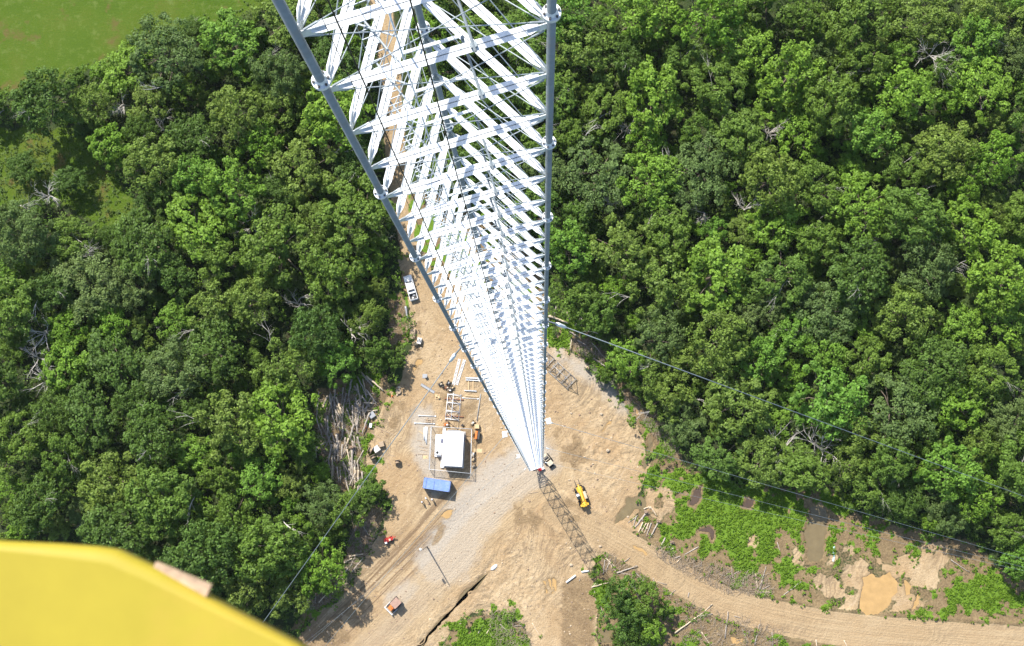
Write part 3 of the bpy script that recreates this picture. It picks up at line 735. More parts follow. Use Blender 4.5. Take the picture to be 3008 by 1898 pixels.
# ------------------------------------------------------------------ guy wires
def guy(leg, zi, far, lab, r=.017):
    d = leg_xy(leg); e = TC+d+d.normalized()*.42+Vector((0, 0, GUYZ[zi]-.08))
    fx, fy = far if isinstance(far, tuple) and len(far) == 2 and abs(far[0]) < 400 and abs(far[1]) < 400 and isinstance(far[0], float) else G(*far)
    f = Vector((fx, fy, -.6))
    t = thing('guy_wire', lab, 'guy wire', e, 0, 'guy wires of the tower')
    pts = []
    L = f-e
    for i in range(25):
        u = i/24; p = L*u; p = p+Vector((0, 0, -4*u*(1-u)*L.length*.006)); pts.append(p)
    mb = MB(); mb.tube(pts, r, 6); mb.build('strand', 'guy', t, True)
    dn = (pts[1]-pts[0]).normalized()
    mb = MB(); mb.tube([dn*-.05, dn*.10, dn*.42, dn*.55], [.05, .075, .06, .035], 10); mb.build('socket', 'galv', t, True)
    mb = MB(); q = pts[-1]; mb.box(q+Vector((0, 0, .1)), (1.6, 1.6, 1.2)); mb.build('anchor_block', 'concrete', t)
guy(1, 0, (4200, 1885), 'thick grey guy wire slanting right from highest level, across the right forest')
guy(1, 1, (4200, 1983), 'second highest right guy wire, crossing the dirt then the lower forest edge')
guy(1, 2, (4200, 1962), 'second lowest right guy wire over the green wet ground')
guy(1, 3, (4200, 1945), 'lowest guy wire on the right over the murky pond')
guy(0, 0, (-8, 2900), 'thick grey guy wire slanting down left from highest level over the forest')
guy(0, 1, (94, 2900), 'guy wire slanting down left past the fence corner and blue container')
guy(0, 2, (0, 2694), 'faint guy wire slanting down left just below the blue container', .013)
guy(0, 3, (40, 2560), 'lowest faint guy wire slanting left from the foot of the tower', .011)
cd = leg_xy(2).normalized()
for i, nm in enumerate(('highest', 'second highest', 'second lowest', 'lowest')):
    guy(2, i, (float(TC.x+cd.x*(215 if i < 2 else 150)), float(TC.y+cd.y*(215 if i < 2 else 150))), nm+' guy wire running back behind the tower along the narrow road')

# ------------------------------------------------------------------ hoist ropes hanging in front of the near face
for (x, y, r, lab) in ((-2.245, 5.13, .0105, 'left thick black hoist rope hanging in front of the tower face'),
                       (-1.436, 5.34, .0105, 'right thick black hoist rope hanging in front of the tower face'),
                       (-2.33, 4.985, .005, 'thin black tag line hanging beside the left tower leg')):
    pts = [(x+rnd.uniform(-.006, .006), y+rnd.uniform(-.006, .006), CAM_H-3-(CAM_H-4.2)*(i/110)) for i in range(111)]
    mb = MB(); mb.tube([(px-x, py-y, pz-1.2) for px, py, pz in pts], r, 6)
    o = mb.build('hoist_rope', 'rope', None, True, loc=(x, y, 1.2))
    tag(o, lab, 'rope', 'hoist ropes on the tower')

# ------------------------------------------------------------------ yellow steel work platform just under the camera
zt = CAM_H-1.8
def PP(px, py, z): x, y = G(px, py, z); return Vector((x, y, z))
t = thing('work_platform', 'yellow painted steel work platform edge close below the viewer', 'platform', PP(-200, 1900, zt-.2))
o0 = t.location
outl = []
for a in [(-1500, 1545), (-600, 1560), (0, 1592), (150, 1599), (270, 1608), (330, 1617), (375, 1638), (450, 1672), (600, 1757), (860, 1893), (950, 1948), (1100, 2070), (1250, 2250), (1250, 2600), (-1500, 2600)]:
    outl.append(PP(*a, zt)-o0)
n = len(outl); c = sum(outl, Vector())/n
mb = MB()
rings = [(0.020, -.0), (.006, -.003), (0.0, -.012), (0.0, -.05)]
vs = []
for ins, dz in rings:
    for p in outl:
        d = (c-p); d.z = 0; vs.append(p+d.normalized()*ins+Vector((0, 0, dz)))
fs = [tuple(range(n))[::-1], tuple(range(3*n, 4*n))]
for k in range(3):
    for i in range(n): j = (i+1) % n; fs.append((k*n+i, k*n+j, (k+1)*n+j, (k+1)*n+i))
mb.add(vs, fs)
d = mb.build('deck', 'deckyellow', t, True)
bm_ = d.data; bm_.polygons[0].use_smooth = False
import bmesh
bm = bmesh.new(); bm.from_mesh(d.data); bmesh.ops.recalc_face_normals(bm, faces=bm.faces); bm.to_mesh(d.data); bm.free()
w = MB(); a, b = PP(452, 1672, zt-.018)-o0, PP(614, 1740, zt-.018)-o0
dd = (b-a).normalized(); sd = Vector((-dd.y, dd.x, 0))
w.beam(a, b, .022, .012)
w.build('wooden_wedge', 'wedge', t)
# ------------------------------------------------------------------ foliage
def unit(v): return v/np.maximum(np.linalg.norm(v, axis=1, keepdims=True), 1e-9)
def leaf_quads(c, nrm, size, asp=1.25):
    """leaf sprays: kite-shaped faces centred at c, facing nrm, randomly spun"""
    n = len(c); nrm = unit(nrm)
    r = unit(rng.normal(size=(n, 3))); u = unit(np.cross(nrm, r)); w = np.cross(nrm, u)
    s = size[:, None]
    sag = nrm*s*rng.uniform(-.25, .12, (n, 1))
    co = np.stack([c-u*s*.5*asp+sag, c-w*s*.42, c+u*s*.55*asp+sag, c+w*s*.42], 1).reshape(-1, 3)
    return co
def clump_leaves(cc, cr, per, leaf, sub, flat=.85, upb=.25):
    """cc (n,3) clump centres, cr radii; each clump carries `sub` sprays of `per` leaves over its upper shell"""
    cs, ns, ss, vs = [], [], [], []
    for c, r in zip(cc, cr):
        d = unit(rng.normal(size=(sub, 3))+np.array([0, 0, .55])); d[:, 2] = np.where(d[:, 2] < -.35, -d[:, 2], d[:, 2])
        sc = c+d*np.array([1, 1, flat])*r*rng.uniform(.62, 1.04, (sub, 1))
        sr = r*rng.uniform(.24, .42, sub); cv = rng.uniform(.38, .62)
        e = unit(rng.normal(size=(sub*per, 3))+np.array([0, 0, .35]))
        k = np.repeat(np.arange(sub), per)
        p = sc[k]+e*sr[k][:, None]*rng.uniform(.55, 1.05, (sub*per, 1))
        nn = e*.55+d[k]*.55+np.array([0, 0, upb])+rng.normal(size=(sub*per, 3))*.50
        cs.append(p); ns.append(nn); ss.append(leaf*rng.uniform(.65, 1.35, sub*per))
        vs.append(np.clip(cv+rng.normal(size=sub)[k]*.07+rng.normal(size=sub*per)*.17, 0, 1))
    c = np.concatenate(cs); co = leaf_quads(c, np.concatenate(ns), np.concatenate(ss))
    return co, np.repeat(np.concatenate(vs), 4)
def crown_clumps(R, H, z0, n, style):
    """clump centres spread through a domed crown of radius R, depth H, lowest foliage z0"""
    out, tries = [], 0
    while len(out) < n and tries < 4000:
        tries += 1
        r = R*math.sqrt(rng.uniform(0, 1))*.86; a = rng.uniform(0, 2*PI)
        x, y = r*math.cos(a), r*math.sin(a)
        zt = z0+H*(math.sqrt(max(0, 1-(r/R)**2))*.8+.12)
        z = zt-rng.uniform(0, .22)*H if rng.uniform() < .8 else z0+rng.uniform(0, .5)*H
        cr = R*rng.uniform(.15, .36)*(1.15 if style == 'round' else 1)
        if all((x-o[0])**2+(y-o[1])**2+(.8*(z-o[2]))**2 > (.62*(cr+o[3]))**2 for o in out): out.append((x, y, z, cr))
    return np.array(out)
def quads_for(n): return np.arange(n*4, dtype=np.int32).reshape(-1, 4)

def branch(mb, p, d, L, r, depth, up=.15, spread=.75):
    n = 4; pts = [p]; rs = [r]; q = Vector(p); dd = Vector(d).normalized()
    for i in range(n):
        dd = (dd+Vector((rnd.gauss(0, .13), rnd.gauss(0, .13), rnd.gauss(0, .08)+up*.1))).normalized()
        q = q+dd*(L/n); pts.append(q.copy()); rs.append(r*(1-.62*(i+1)/n))
    mb.tube(pts, rs, 6 if depth < 2 else 4, True)
    if depth <= 0: return
    for k in range(rnd.randint(3, 5)):
        i = rnd.randint(1, n); a = rnd.uniform(0, 2*PI)
        sd = dd.cross(Vector((math.cos(a), math.sin(a), .3))).normalized()
        branch(mb, pts[i], (dd+sd*spread*rnd.uniform(.6, 1.3)), L*rnd.uniform(.45, .7), rs[i]*.72, depth-1, up, spread)
VAR = {}            # kind -> list of (crown mesh, trunk mesh, R, height, raw)
SPEC = {            # n clumps, leaf size, sprays, leaves per spray, style
 'mid':   (24, .27, 21, 17, 'open'), 'lime': (19, .32, 19, 16, 'round'), 'dark': (26, .26, 21, 17, 'round'),
 'olive': (28, .22, 22, 18, 'open'), 'yellow': (24, .27, 20, 16, 'open')}
def make_variant(kind, R, ht, seed):
    n, lf, sub, per, st = SPEC[kind]
    H = ht*rng.uniform(.5, .62); z0 = ht-H
    cl = crown_clumps(R, H, z0, n, st)
    a0 = rng.uniform(0, 2*PI); bite = rng.uniform(.15, .75)                  # an uneven outline: one side bitten, stray boughs out
    dirv = cl[:, 0]*math.cos(a0)+cl[:, 1]*math.sin(a0); cl = cl[~((dirv > R*.35) & (rng.uniform(size=len(cl)) < bite))]
    cl[:, 0] *= rng.uniform(.82, 1.18); cl[:, 1] *= rng.uniform(.85, 1.15)
    st_ = []
    for k in range(8):
        a = rng.uniform(0, 2*PI); q = R*rng.uniform(.8, 1.12); st_.append((q*math.cos(a), q*math.sin(a), z0+H*rng.uniform(-.1, .55), R*rng.uniform(.09, .17)))
    cl = np.vstack([cl, np.array(st_)])
    co, va = clump_leaves(cl[:, :3], cl[:, 3], per, lf, sub)
    me = np_mesh('crown', co, quads_for(len(co)//4), {'var': ('FLOAT', va), 'tint': ('FLOAT', np.zeros(len(co)))}, LEAF[kind])
    tb = MB(); lean = Vector((rng.uniform(-.5, .5), rng.uniform(-.5, .5), 0))
    top = Vector((lean.x, lean.y, z0+H*.45))
    tb.tube([(0, 0, -.3), (0, 0, .2), (lean.x*.2, lean.y*.2, z0*.5), tuple(lean*.6+Vector((0, 0, z0))), tuple(top)], [.34, .26, .21, .17, .06], 8)
    for c in cl[rng.permutation(len(cl))[:11]]:
        b0 = Vector((lean.x*.5, lean.y*.5, z0*rng.uniform(.75, 1.15))); e = Vector(c[:3])
        md = b0.lerp(e, .5)+Vector((rng.uniform(-.4, .4), rng.uniform(-.4, .4), rng.uniform(-.2, .5)))
        tb.tube([b0, md, e], [.10, .065, .02], 6)
    tm = bpy.data.meshes.new('trunk'); tm.from_pydata(tb.v, [], tb.f); tm.materials.append(M['bark'])
    tm.polygons.foreach_set('use_smooth', [True]*len(tm.polygons)); tm.update()
    dm = None
    if seed % 2 == 1 or kind == 'olive':
        db = MB()
        for k in range(1):
            c = cl[rng.integers(len(cl))]; p = Vector(c[:3]); a = rng.uniform(0, 2*PI)
            branch(db, p, (math.cos(a), math.sin(a), .75), rng.uniform(2.8, 4.2), .055, 2, .1, .8)
        dm = bpy.data.meshes.new('dead_branch'); dm.from_pydata(db.v, [], db.f); dm.materials.append(M['bleached']); dm.update()
    VAR.setdefault(kind, []).append((me, tm, R, ht, co, va, dm))
for kind, nv in (('mid', 4), ('lime', 3), ('dark', 3), ('olive', 3), ('yellow', 3)):
    for i in range(nv): make_variant(kind, rng.uniform(4.3, 5.0), rng.uniform(7.5, 10), i)

DESC = {'mid': 'mid green leafy tree', 'lime': 'bright green leafy tree', 'dark': 'dark green dense tree', 'olive': 'dull olive feathery tree', 'yellow': 'yellow green leafy tree'}
ITEMS = []          # (object, description, category, px, py, ground words) labelled together at the end
def put_tree(kind, px, py, r, rz=None, desc=None, label=None):
    me, tm, R, ht, _, _, dm = VAR[kind][rnd.randrange(len(VAR[kind]))]
    s = r/R*rnd.uniform(.97, 1.06); hz = max(.6, s)*rnd.uniform(.78, 1.28)
    x, y = G(px, py, ht*hz*.7)
    t = bpy.data.objects.new('broadleaf_tree', None); COL.objects.link(t)
    t.location = (x, y, gz(x, y)-.05); t.rotation_euler = (rnd.gauss(0, .05), rnd.gauss(0, .05), rnd.uniform(0, 2*PI)); t.scale = (s*rnd.uniform(.86, 1.16), s*rnd.uniform(.86, 1.16), hz)
    for nm, m in (('crown', me), ('trunk', tm), ('dead_branch', dm)):
        if m is None: continue
        o = bpy.data.objects.new(nm, m); COL.objects.link(o); o.parent = t
    t['category'] = 'tree'; t['group'] = 'trees of the woods around the clearing'
    if label: t['label'] = label
    else:
        sz = 'very large' if r > 6.2 else 'large' if r > 5.2 else 'medium' if r > 4.3 else 'small'
        ITEMS.append([t, sz, DESC[kind], px, py])
    return t

def clear_at(x, y):
    a = np.array([x]); b = np.array([y])
    v = max(float(sdist(a, b, p)[0]) for p in (PAD, WET, MEADOW, GLADE))
    v = max(v, max(float(sdist(a, b, p)[0]) for p in CLEARED)-.6, 4.9-float(ldist(a, b, ROAD_N)[0][0]), 3.8-float(ldist(a, b, ROAD_E)[0][0]))
    return v        # > 0 inside cleared land
# trees whose place the photograph shows plainly, then the rest of the wood
placed = []         # x, y, r
MAN = [
 ('dark', 66, 495, 3.9, 'dark round tree standing alone on the left grass glade'), ('dark', 196, 535, 4.0, None),
 ('mid', 535, 262, 4.2, None), ('lime', 938, 1655, 5.4, 'bright lime tree leaning over the log piles at lower left'),
 ('lime', 1085, 762, 3.8, 'light green tree overhanging the track beside the white pickup truck'), ('yellow', 1070, 940, 4.2, None),
 ('mid', 1095, 1030, 3.6, None), ('lime', 1845, 1055, 4.4, 'bright green tree at the clearing edge by the dark barrel'), ('yellow', 1905, 1110, 4.6, None), ('yellow', 1960, 1165, 5.0, None), ('olive', 2010, 1230, 4.6, None),
 ('mid', 1690, 880, 5.4, None), ('mid', 1760, 930, 4.8, None),
 ('mid', 1820, 1755, 4.6, 'green tree topmost in the lone clump below the east road'), ('mid', 1885, 1770, 4.2, 'green tree on the right of the lone clump below the east road'),
 ('mid', 1830, 1820, 4.8, 'green tree in the middle of the lone clump below the road'), ('lime', 1905, 1850, 3.6, 'light green tree low in the lone clump below the east road'),
 ('dark', 1850, 1880, 3.6, 'dark tree at the bottom edge in the lone clump below the road'), ('mid', 1955, 1790, 2.6, 'smallest tree at the right edge of the lone clump below the road'),
 ('mid', 2560, 1420, 5.8, None), ('yellow', 2490, 1370, 5.2, None), ('mid', 2620, 1350, 5.6, None), ('dark', 2650, 1470, 4.6, None), ('lime', 2885, 1465, 5.0, None), ('olive', 2730, 1450, 4.4, None),
 ('mid', 2960, 1560, 4.6, None), ('lime', 2990, 1640, 4.0, None), ('mid', 1080, 1440, 3.6, 'dark green shrubby tree leaning over the left clearing edge'), ('mid', 1020, 1500, 4.4, None), ('olive', 950, 1480, 4.8, None),
 ('lime', 2330, 980, 5.4, None), ('lime', 2540, 390, 6.4, None), ('yellow', 2790, 440, 7.2, None), ('mid', 1960, 680, 5.8, 'rounded light green tree right of the tower at mid height'), ('lime', 2290, 660, 5.6, None), ('lime', 2840, 670, 6.6, None),
 ('mid', 640, 760, 5.0, None), ('lime', 505, 940, 4.6, None), ('lime', 330, 940, 4.2, None), ('lime', 205, 965, 4.0, None), ('lime', 755, 425, 4.6, None), ('yellow', 270, 300, 6.0, None), ('yellow', 690, 330, 6.4, None),
 ('mid', 640, 1390, 4.4, None), ('yellow', 860, 1420, 4.0, None)]
for kind, px, py, r, lab in MAN:
    x, y = G(px, py, 8); placed.append((x, y, r)); put_tree(kind, px, py, r, label=lab)
DEAD_AT = [(735, 655), (2735, 150), (2330, 1290), (125, 955), (105, 1040), (120, 1110), (480, 365), (1015, 965), (150, 590), (1850, 365), (2085, 615), (2440, 1330), (860, 880), (2195, 590), (1795, 600), (2530, 700), (2265, 400), (355, 290)]
for px, py in DEAD_AT: x, y = G(px, py, 7); placed.append((x, y, 2.4))
cand = []
for i in range(26000):
    px, py = rnd.uniform(-150, 3160), rnd.uniform(-170, 2040)
    r = max(2.2, min(7.4, rnd.gauss(4.9, 1.15))) if i < 13000 else rnd.uniform(1.7, 3.6)
    cand.append((r, px, py))
cand = sorted(cand[:13000], reverse=True)+cand[13000:]
pl = np.array(placed)
auto = []
for r, px, py in cand:
    x, y = G(px, py, 7)
    d = np.hypot(pl[:, 0]-x, pl[:, 1]-y)
    if (d < .76*(pl[:, 2]+r)).any(): continue
    if clear_at(x, y) > -r*.58: continue
    pl = np.vstack([pl, (x, y, r)]); auto.append((px, py, r, x, y))
# colour regions: darker at far left, brighter at right
def pick(px, py, x, y):
    v = vnoise(np.array([x*.055]), np.array([y*.055]), 99)[0]
    w = rnd.random()
    right = px > 1600
    if w < .33: return 'mid'
    if w < .33+(.22 if right else .15)+.10*(v > .55): return 'lime'
    if w < .64+(0 if right else .10): return 'dark' if not (right and v > .6) else 'yellow'
    if w < .82: return 'olive'
    return 'yellow'
def visible(px, py, r):
    return -r*9 < px < 3008+r*9 and -r*9 < py < 1898+r*9 and not (py > 1600 and px < 850 and py > 1640+(px-330)*.5) and not (py > 1640 and px < 330)
auto = [a for a in auto if visible(a[0], a[1], a[2])]
auto.sort(key=lambda a: -a[2])
NIND = 300-len(MAN)
for px, py, r, x, y in auto[:NIND]: put_tree(pick(px, py, x, y), px, py, r)
# the remaining lesser trees of the wood: one mass
cos, vas, tis, mats, fcs = [], [], [], [], 0
rest = auto[NIND:]
print('TREES', len(MAN), len(auto), 'rest', len(rest))
kk = list(LEAF)[:5]
tc, tf = MB(), None
parts = {k: [] for k in kk}
for px, py, r, x, y in rest:
    k = pick(px, py, x, y); me, tm, R, ht, co, va, dm = VAR[k][rnd.randrange(len(VAR[k]))]
    s = r/R; sz = max(s*rnd.uniform(.95, 1.3), .55); a = rnd.uniform(0, 2*PI); ca, sa = math.cos(a), math.sin(a)
    m = np.repeat(rng.uniform(size=len(co)//4) < min(1, .5+s*.55), 4)      # fewer leaves on a smaller crown
    c = co[m]*np.array([s, s, sz]); c4 = c.reshape(-1, 4, 3); ctr = c4.mean(1, keepdims=True); c = (ctr+(c4-ctr)*min(1.9, .95/s**.8)).reshape(-1, 3)
    c = np.stack([c[:, 0]*ca-c[:, 1]*sa+x, c[:, 0]*sa+c[:, 1]*ca+y, c[:, 2]+gz(x, y)], 1)
    parts[k].append((c, va[m], np.full(len(c), rnd.random())))
    tc.tube([(x, y, -.2), (x+rnd.uniform(-.3, .3), y+rnd.uniform(-.3, .3), ht*sz*.7)], [.14*s+.03, .04], 5)
root = None
allc = np.concatenate([p[0] for k in kk for p in parts[k]]); allv = np.concatenate([p[1] for k in kk for p in parts[k]]); allt = np.concatenate([p[2] for k in kk for p in parts[k]])
me = np_mesh('woodland', allc, quads_for(len(allc)//4), {'var': ('FLOAT', allv), 'tint': ('FLOAT', allt)})
mi = np.concatenate([np.full(sum(len(p[0]) for p in parts[k])//4, i) for i, k in enumerate(kk)])
for k in kk: me.materials.append(LEAF[k])
me.polygons.foreach_set('material_index', mi.astype(np.int32)); me.update()
wl = bpy.data.objects.new('woodland', me); COL.objects.link(wl)
tag(wl, 'mass of lesser green trees filling the wood between the big crowns', 'woodland', None, 'stuff')
tm_ = tc.build('trunk', 'bark', wl); tm_['kind'] = 'stuff'

# ------------------------------------------------------------------ undergrowth and ground cover
def scatter(name, n, test, hlo, hhi, rlo, rhi, leaf, per, sub, mat, lab, cat, box, upb=.3):
    cs, rs = [], []
    while len(cs) < n:
        px, py = rnd.uniform(*box[0]), rnd.uniform(*box[1]); x, y = G(px, py)
        k = test(x, y)
        if rnd.random() > k: continue
        h = rnd.uniform(hlo, hhi); r = rnd.uniform(rlo, rhi)
        cs.append((x, y, gz(x, y)+h*.6)); rs.append(r)
    co, va = clump_leaves(np.array(cs), np.array(rs), per, leaf, sub, .6, upb)
    ti = np.repeat(rng.uniform(size=n), sub*per*4)
    me = np_mesh(name, co, quads_for(len(co)//4), {'var': ('FLOAT', va), 'tint': ('FLOAT', ti)}, mat)
    o = bpy.data.objects.new(name, me); COL.objects.link(o)
    return tag(o, lab, cat, None, 'stuff')
def grid_lookup(A):
    A = A.reshape(sh)
    def f(x, y):
        i = min(max(int(np.searchsorted(gx, x)), 0), len(gx)-1); j = min(max(int(np.searchsorted(gy, y)), 0), len(gy)-1)
        return float(A[j, i])
    return f
wood = grid_lookup((1-np.maximum.reduce([m_pad, m_wet, m_mea, mE, sstep(3.0-dN, -1, 1)])))
scatter('undergrowth', 9500, wood, .8, 5.5, .6, 1.9, .30, 10, 6, LEAF['under'], 'tangled green bushes and saplings under the trees of the wood', 'undergrowth', ((-150, 3160), (-170, 2000)))
gcov = grid_lookup(m_green)
scatter('ground_cover', 6000, gcov, .0, .16, .15, .5, .17, 6, 5, LEAF['cover'], 'bright green low plants covering the wet cleared ground', 'ground cover', ((1000, 3100), (900, 1950)), .5)
weed = grid_lookup(np.maximum(m_wet*.35, sstep(-np.abs(sd_pad+.2), -1.6, 0)*.6)*(1-mE)*(1-mS)*(1-m_pud)*(1-np.clip(m_sand*1.2, 0, 1))*(1-m_path))
scatter('weeds', 900, weed, .05, .5, .25, .7, .24, 6, 4, LEAF['cover'], 'scattered green weeds along the edges of the cleared dirt', 'weeds', ((850, 3100), (750, 1950)), .5)
mtest = grid_lookup(m_mea*(1-sstep(sd_mea, 1.0, 3.5)))
scatter('tall_grass', 900, mtest, .02, .35, .2, .7, .18, 7, 4, LEAF['olive'], 'rough tall grass at the edge of the open meadow', 'grass', ((-150, 800), (-150, 700)), .5)

# ------------------------------------------------------------------ dead trees
DL = ['bare grey dead tree with fanned branches left of the tower', 'reddish grey bare dead tree with radiating branches in upper right wood', 'big bleached dead tree leaning over by the lower wood edge',
 'bare grey dead tree, upper one of the three at far left', 'bare twisted dead tree, middle one of the three at far left', 'pale dead tree, lowest of the three at far left', 'thin wispy dead tree in the upper left wood',
 'bare brown dead tree just left of the pickup track', 'grey brushy dead tree beside the left glade', 'bare forked dead branches right of the tower near the top', 'small grey dead tree in the upper middle of right wood',
 'tall upright dead tree beside the leaning bleached one', 'dead limbs poking out left of the dirt clearing', 'round brown dead bush in the right wood', 'forked brown dead tree close to the tower on the right', 'small brown dead tree far right, mid height', 'white broken snag in the right wood', 'bare grey dead tree below the meadow']
for (px, py), lab in zip(DEAD_AT, DL):
    big = lab.startswith(('big', 'reddish', 'tall')); h = rnd.uniform(5.5, 8); x, y = G(px, py, h)
    t = thing('dead_tree', lab, 'dead tree', (x, y, gz(x, y)-.1), rnd.uniform(0, 6.28), 'dead trees standing in the wood')
    lean = Vector((rnd.uniform(-.25, .25), rnd.uniform(-.25, .25), 1))
    hh = rnd.uniform(4.5, 6)
    if lab.startswith('big'):
        t.rotation_euler = (0, 0, 0); x, y = G(2225, 1390, 1); t.location = (x, y, 0); lean = Vector((.62, .62, .55)); hh = 7
    mb = MB(); tp = lean.normalized()*hh; mb.tube([(0, 0, -.2), tuple(tp*.5), tuple(tp)], [.24, .19, .14], 8); mb.build('trunk', 'bleached', t, True)
    mb = MB()
    for k in range(7 if big else 5):
        a = rnd.uniform(0, 2*PI); branch(mb, tp*rnd.uniform(.7, 1.0), lean.normalized()*.7+Vector((math.cos(a), math.sin(a), .35)), rnd.uniform(3.4, 5.4)*(1.25 if big else .85), .115, 2)
    mb.build('limb', 'bleached', t, True)

# ------------------------------------------------------------------ felled logs (photo pixels of both ends, diameter in m, look)
LOGS = []
def zl(ox, oy, k, lst, area):
    for l in lst: LOGS.append(((ox+l[0]/k, oy+l[1]/k), (ox+l[2]/k, oy+l[3]/k), l[4], l[5] if len(l) > 5 else 'grey', area))
zl(850, 1080, 4.34, [(915,360,815,740,.42,'pale'),(380,300,350,640,.3),(350,640,430,900,.34),(530,400,590,780,.36),(490,600,492,860,.5,'root'),(600,840,622,1190,.6),(545,600,600,740,.26),(680,640,610,760,.28),(705,400,690,600,.24),(640,460,662,640,.22),(760,900,650,1170,.42,'pale'),
 (830,720,770,900,.5),(720,890,700,1000,.3),(740,1040,770,1180,.36,'pale'),(805,1030,800,1430,.55,'root'),(832,1180,842,1320,.4),(760,1200,766,1440,.42),(680,1210,735,1430,.4),(830,1330,920,1480,.36,'pale'),(570,980,582,1190,.44),(500,930,570,1100,.3),(470,950,240,1090,.24),(300,600,0,660,.3),(185,870,60,980,.26),
 (980,110,1200,290,.5,'pale'),(900,40,1080,260,.44),(830,470,905,395,.25),(980,345,1085,328,.24),(960,575,1035,375,.42),(1010,490,900,570,.26),(1090,400,1060,470,.24),(852,660,866,840,.5),(740,1010,662,1160,.3),(630,930,615,1180,.3),(790,1200,785,1440,.3),(520,1000,524,1160,.28),(700,880,735,1020,.26),(862,335,800,420,.22),(930,500,850,520,.2)], 'the log pile left of the shelter')
zl(850, 1400, 4.008, [(830,520,930,550,.2),(860,570,940,690,.2),(770,640,830,500,.24),(700,760,760,640,.2),(570,1060,740,960,.44,'pale'),(700,940,872,910,.34,'pale'),(590,1080,690,1070,.32,'pale'),(650,1000,620,1200,.26),(740,1120,870,960,.28),(260,1150,230,1350,.22),(200,1510,240,1340,.34,'pale'),(350,1480,440,1380,.3,'pale'),(450,1370,640,1190,.24),(270,1210,360,1215,.16),(60,1400,300,1360,.2),(110,1475,230,1420,.2),(310,1380,310,1490,.16),(790,900,720,1060,.24),(690,1080,640,1160,.3)], 'the lower left brush heaps')
zl(1780, 1450, 4.63, [(515,210,600,175,.32,'pale'),(607,175,690,305,.26,'pale'),(545,265,385,480,.48,'root'),(430,300,300,400,.24),(412,310,372,450,.26),(502,390,442,530,.34,'pale'),(547,400,482,530,.3,'pale'),(582,400,522,540,.28,'pale'),(618,400,552,570,.3),(712,390,602,595,.38,'root'),(805,600,740,740,.42),(895,670,845,760,.3,'root'),(920,740,832,800,.26),(1260,725,1070,830,.3),(1010,850,940,880,.26),(1020,880,960,940,.26,'pale')], 'the log row above east road')
zl(1780, 1450, 4.63, [(1730,1200,1710,990,.2),(1540,1100,1720,1140,.16),(1862,1240,1880,1150,.24),(1880,1150,1940,1040,.16),(1740,1100,1840,1040,.16),(2062,1290,2040,1090,.28,'pale'),(2090,1310,2150,1090,.4),(2150,1090,2180,990,.2),(2092,1340,2240,1340,.3,'pale'),(2130,1300,2230,1250,.24),(1290,1000,1305,930,.2),(2330,660,2370,780,.2)], 'the brush above east road')
zl(1780, 1450, 4.63, [(0,880,130,1000,.34,'pale'),(60,900,0,1060,.26),(150,1080,430,980,.38),(35,940,140,1060,.28,'pale'),(200,1080,340,1100,.2),(400,1070,520,1200,.2),(400,1230,480,1380,.22,'pale'),(640,1150,680,1300,.18),(700,1200,830,1240,.18),(870,1380,950,1310,.18),(250,930,330,870,.18)], 'the brush above the lone clump')
zl(1900, 1350, 2.173, [(180,1110,420,925,.36,'pale'),(420,985,330,1000,.2),(500,1140,518,970,.28),(690,1180,720,1050,.26),(600,1060,650,1170,.18),(350,1100,410,1190,.22,'pale'),(800,1100,805,1191,.22),(870,870,990,780,.2),(1940,640,2060,720,.22),(1260,1155,1280,1195,.3,'pale'),(1080,1150,1085,1195,.3,'pale'),(560,1000,600,1010,.2),(270,850,262,880,.3)], 'the brush below east road')
zl(1600, 900, 5.42, [(60,150,375,270,.62,'pale'),(340,70,402,210,.34,'pale'),(185,0,155,130,.34),(520,540,655,620,.42),(400,400,540,490,.34),(430,520,405,700,.28,'pale'),(540,620,560,740,.22,'pale'),(780,820,1020,1000,.3),(760,590,1000,870,.24),(850,740,930,850,.2),(1000,1170,1045,1220,.24,'pale'),(830,400,930,350,.2),(660,640,760,720,.34),(590,330,588,120,.2),(480,310,580,170,.2)], 'the heap right of tower')
zl(1160, 900, 9.49, [(295,0,350,330,.66,'bluish'),(325,510,345,660,.24,'pale'),(400,480,395,640,.2,'pale')], 'the track below the pickup')
zl(1380, 1450, 3.39, [(1270,880,1210,940,.2),(1210,935,1390,885,.3,'pale'),(1330,800,1345,660,.26),(1300,1110,1345,1240,.18),(1240,960,1260,1080,.18),(70,1410,140,1310,.2),(160,1410,210,1320,.22,'pale'),(440,1320,550,1315,.24),(300,1300,400,1400,.18),(400,1220,430,1330,.16),(620,1290,700,1430,.18,'pale'),(1090,870,1100,850,.2)], 'the bottom centre greenery')
PILE = wpoly([(945,1180),(1010,1140),(1075,1130),(1120,1150),(1060,1290),(1062,1400),(1095,1440),(1050,1450),(1000,1440),(945,1340)])
for k in range(84):
    while True:
        px, py = rnd.uniform(925, 1125), rnd.uniform(1125, 1455); x, y = G(px, py)
        if sdist(np.array([x]), np.array([y]), PILE)[0] > .3: break
    an = rnd.gauss(1.45, .28) if px < 1070 else rnd.gauss(.9, .5); l = rnd.uniform(16, 36)
    LOGS.append(((px-l*math.cos(an), py-l*math.sin(an)), (px+l*math.cos(an), py+l*math.sin(an)), rnd.uniform(.22, .52), rnd.choice(('grey', 'grey', 'grey', 'pale')), ('top' if py < 1200 else 'upper' if py < 1260 else 'middle' if py < 1320 else 'lower' if py < 1380 else 'bottom')+' log pile left of shelter'))
LOOK = {'grey': ('grey weathered log', 'deadwood'), 'pale': ('pale peeled log', 'palewood'), 'root': ('rooted grey log', 'deadwood'), 'bluish': ('broad blue grey log', 'grey')}
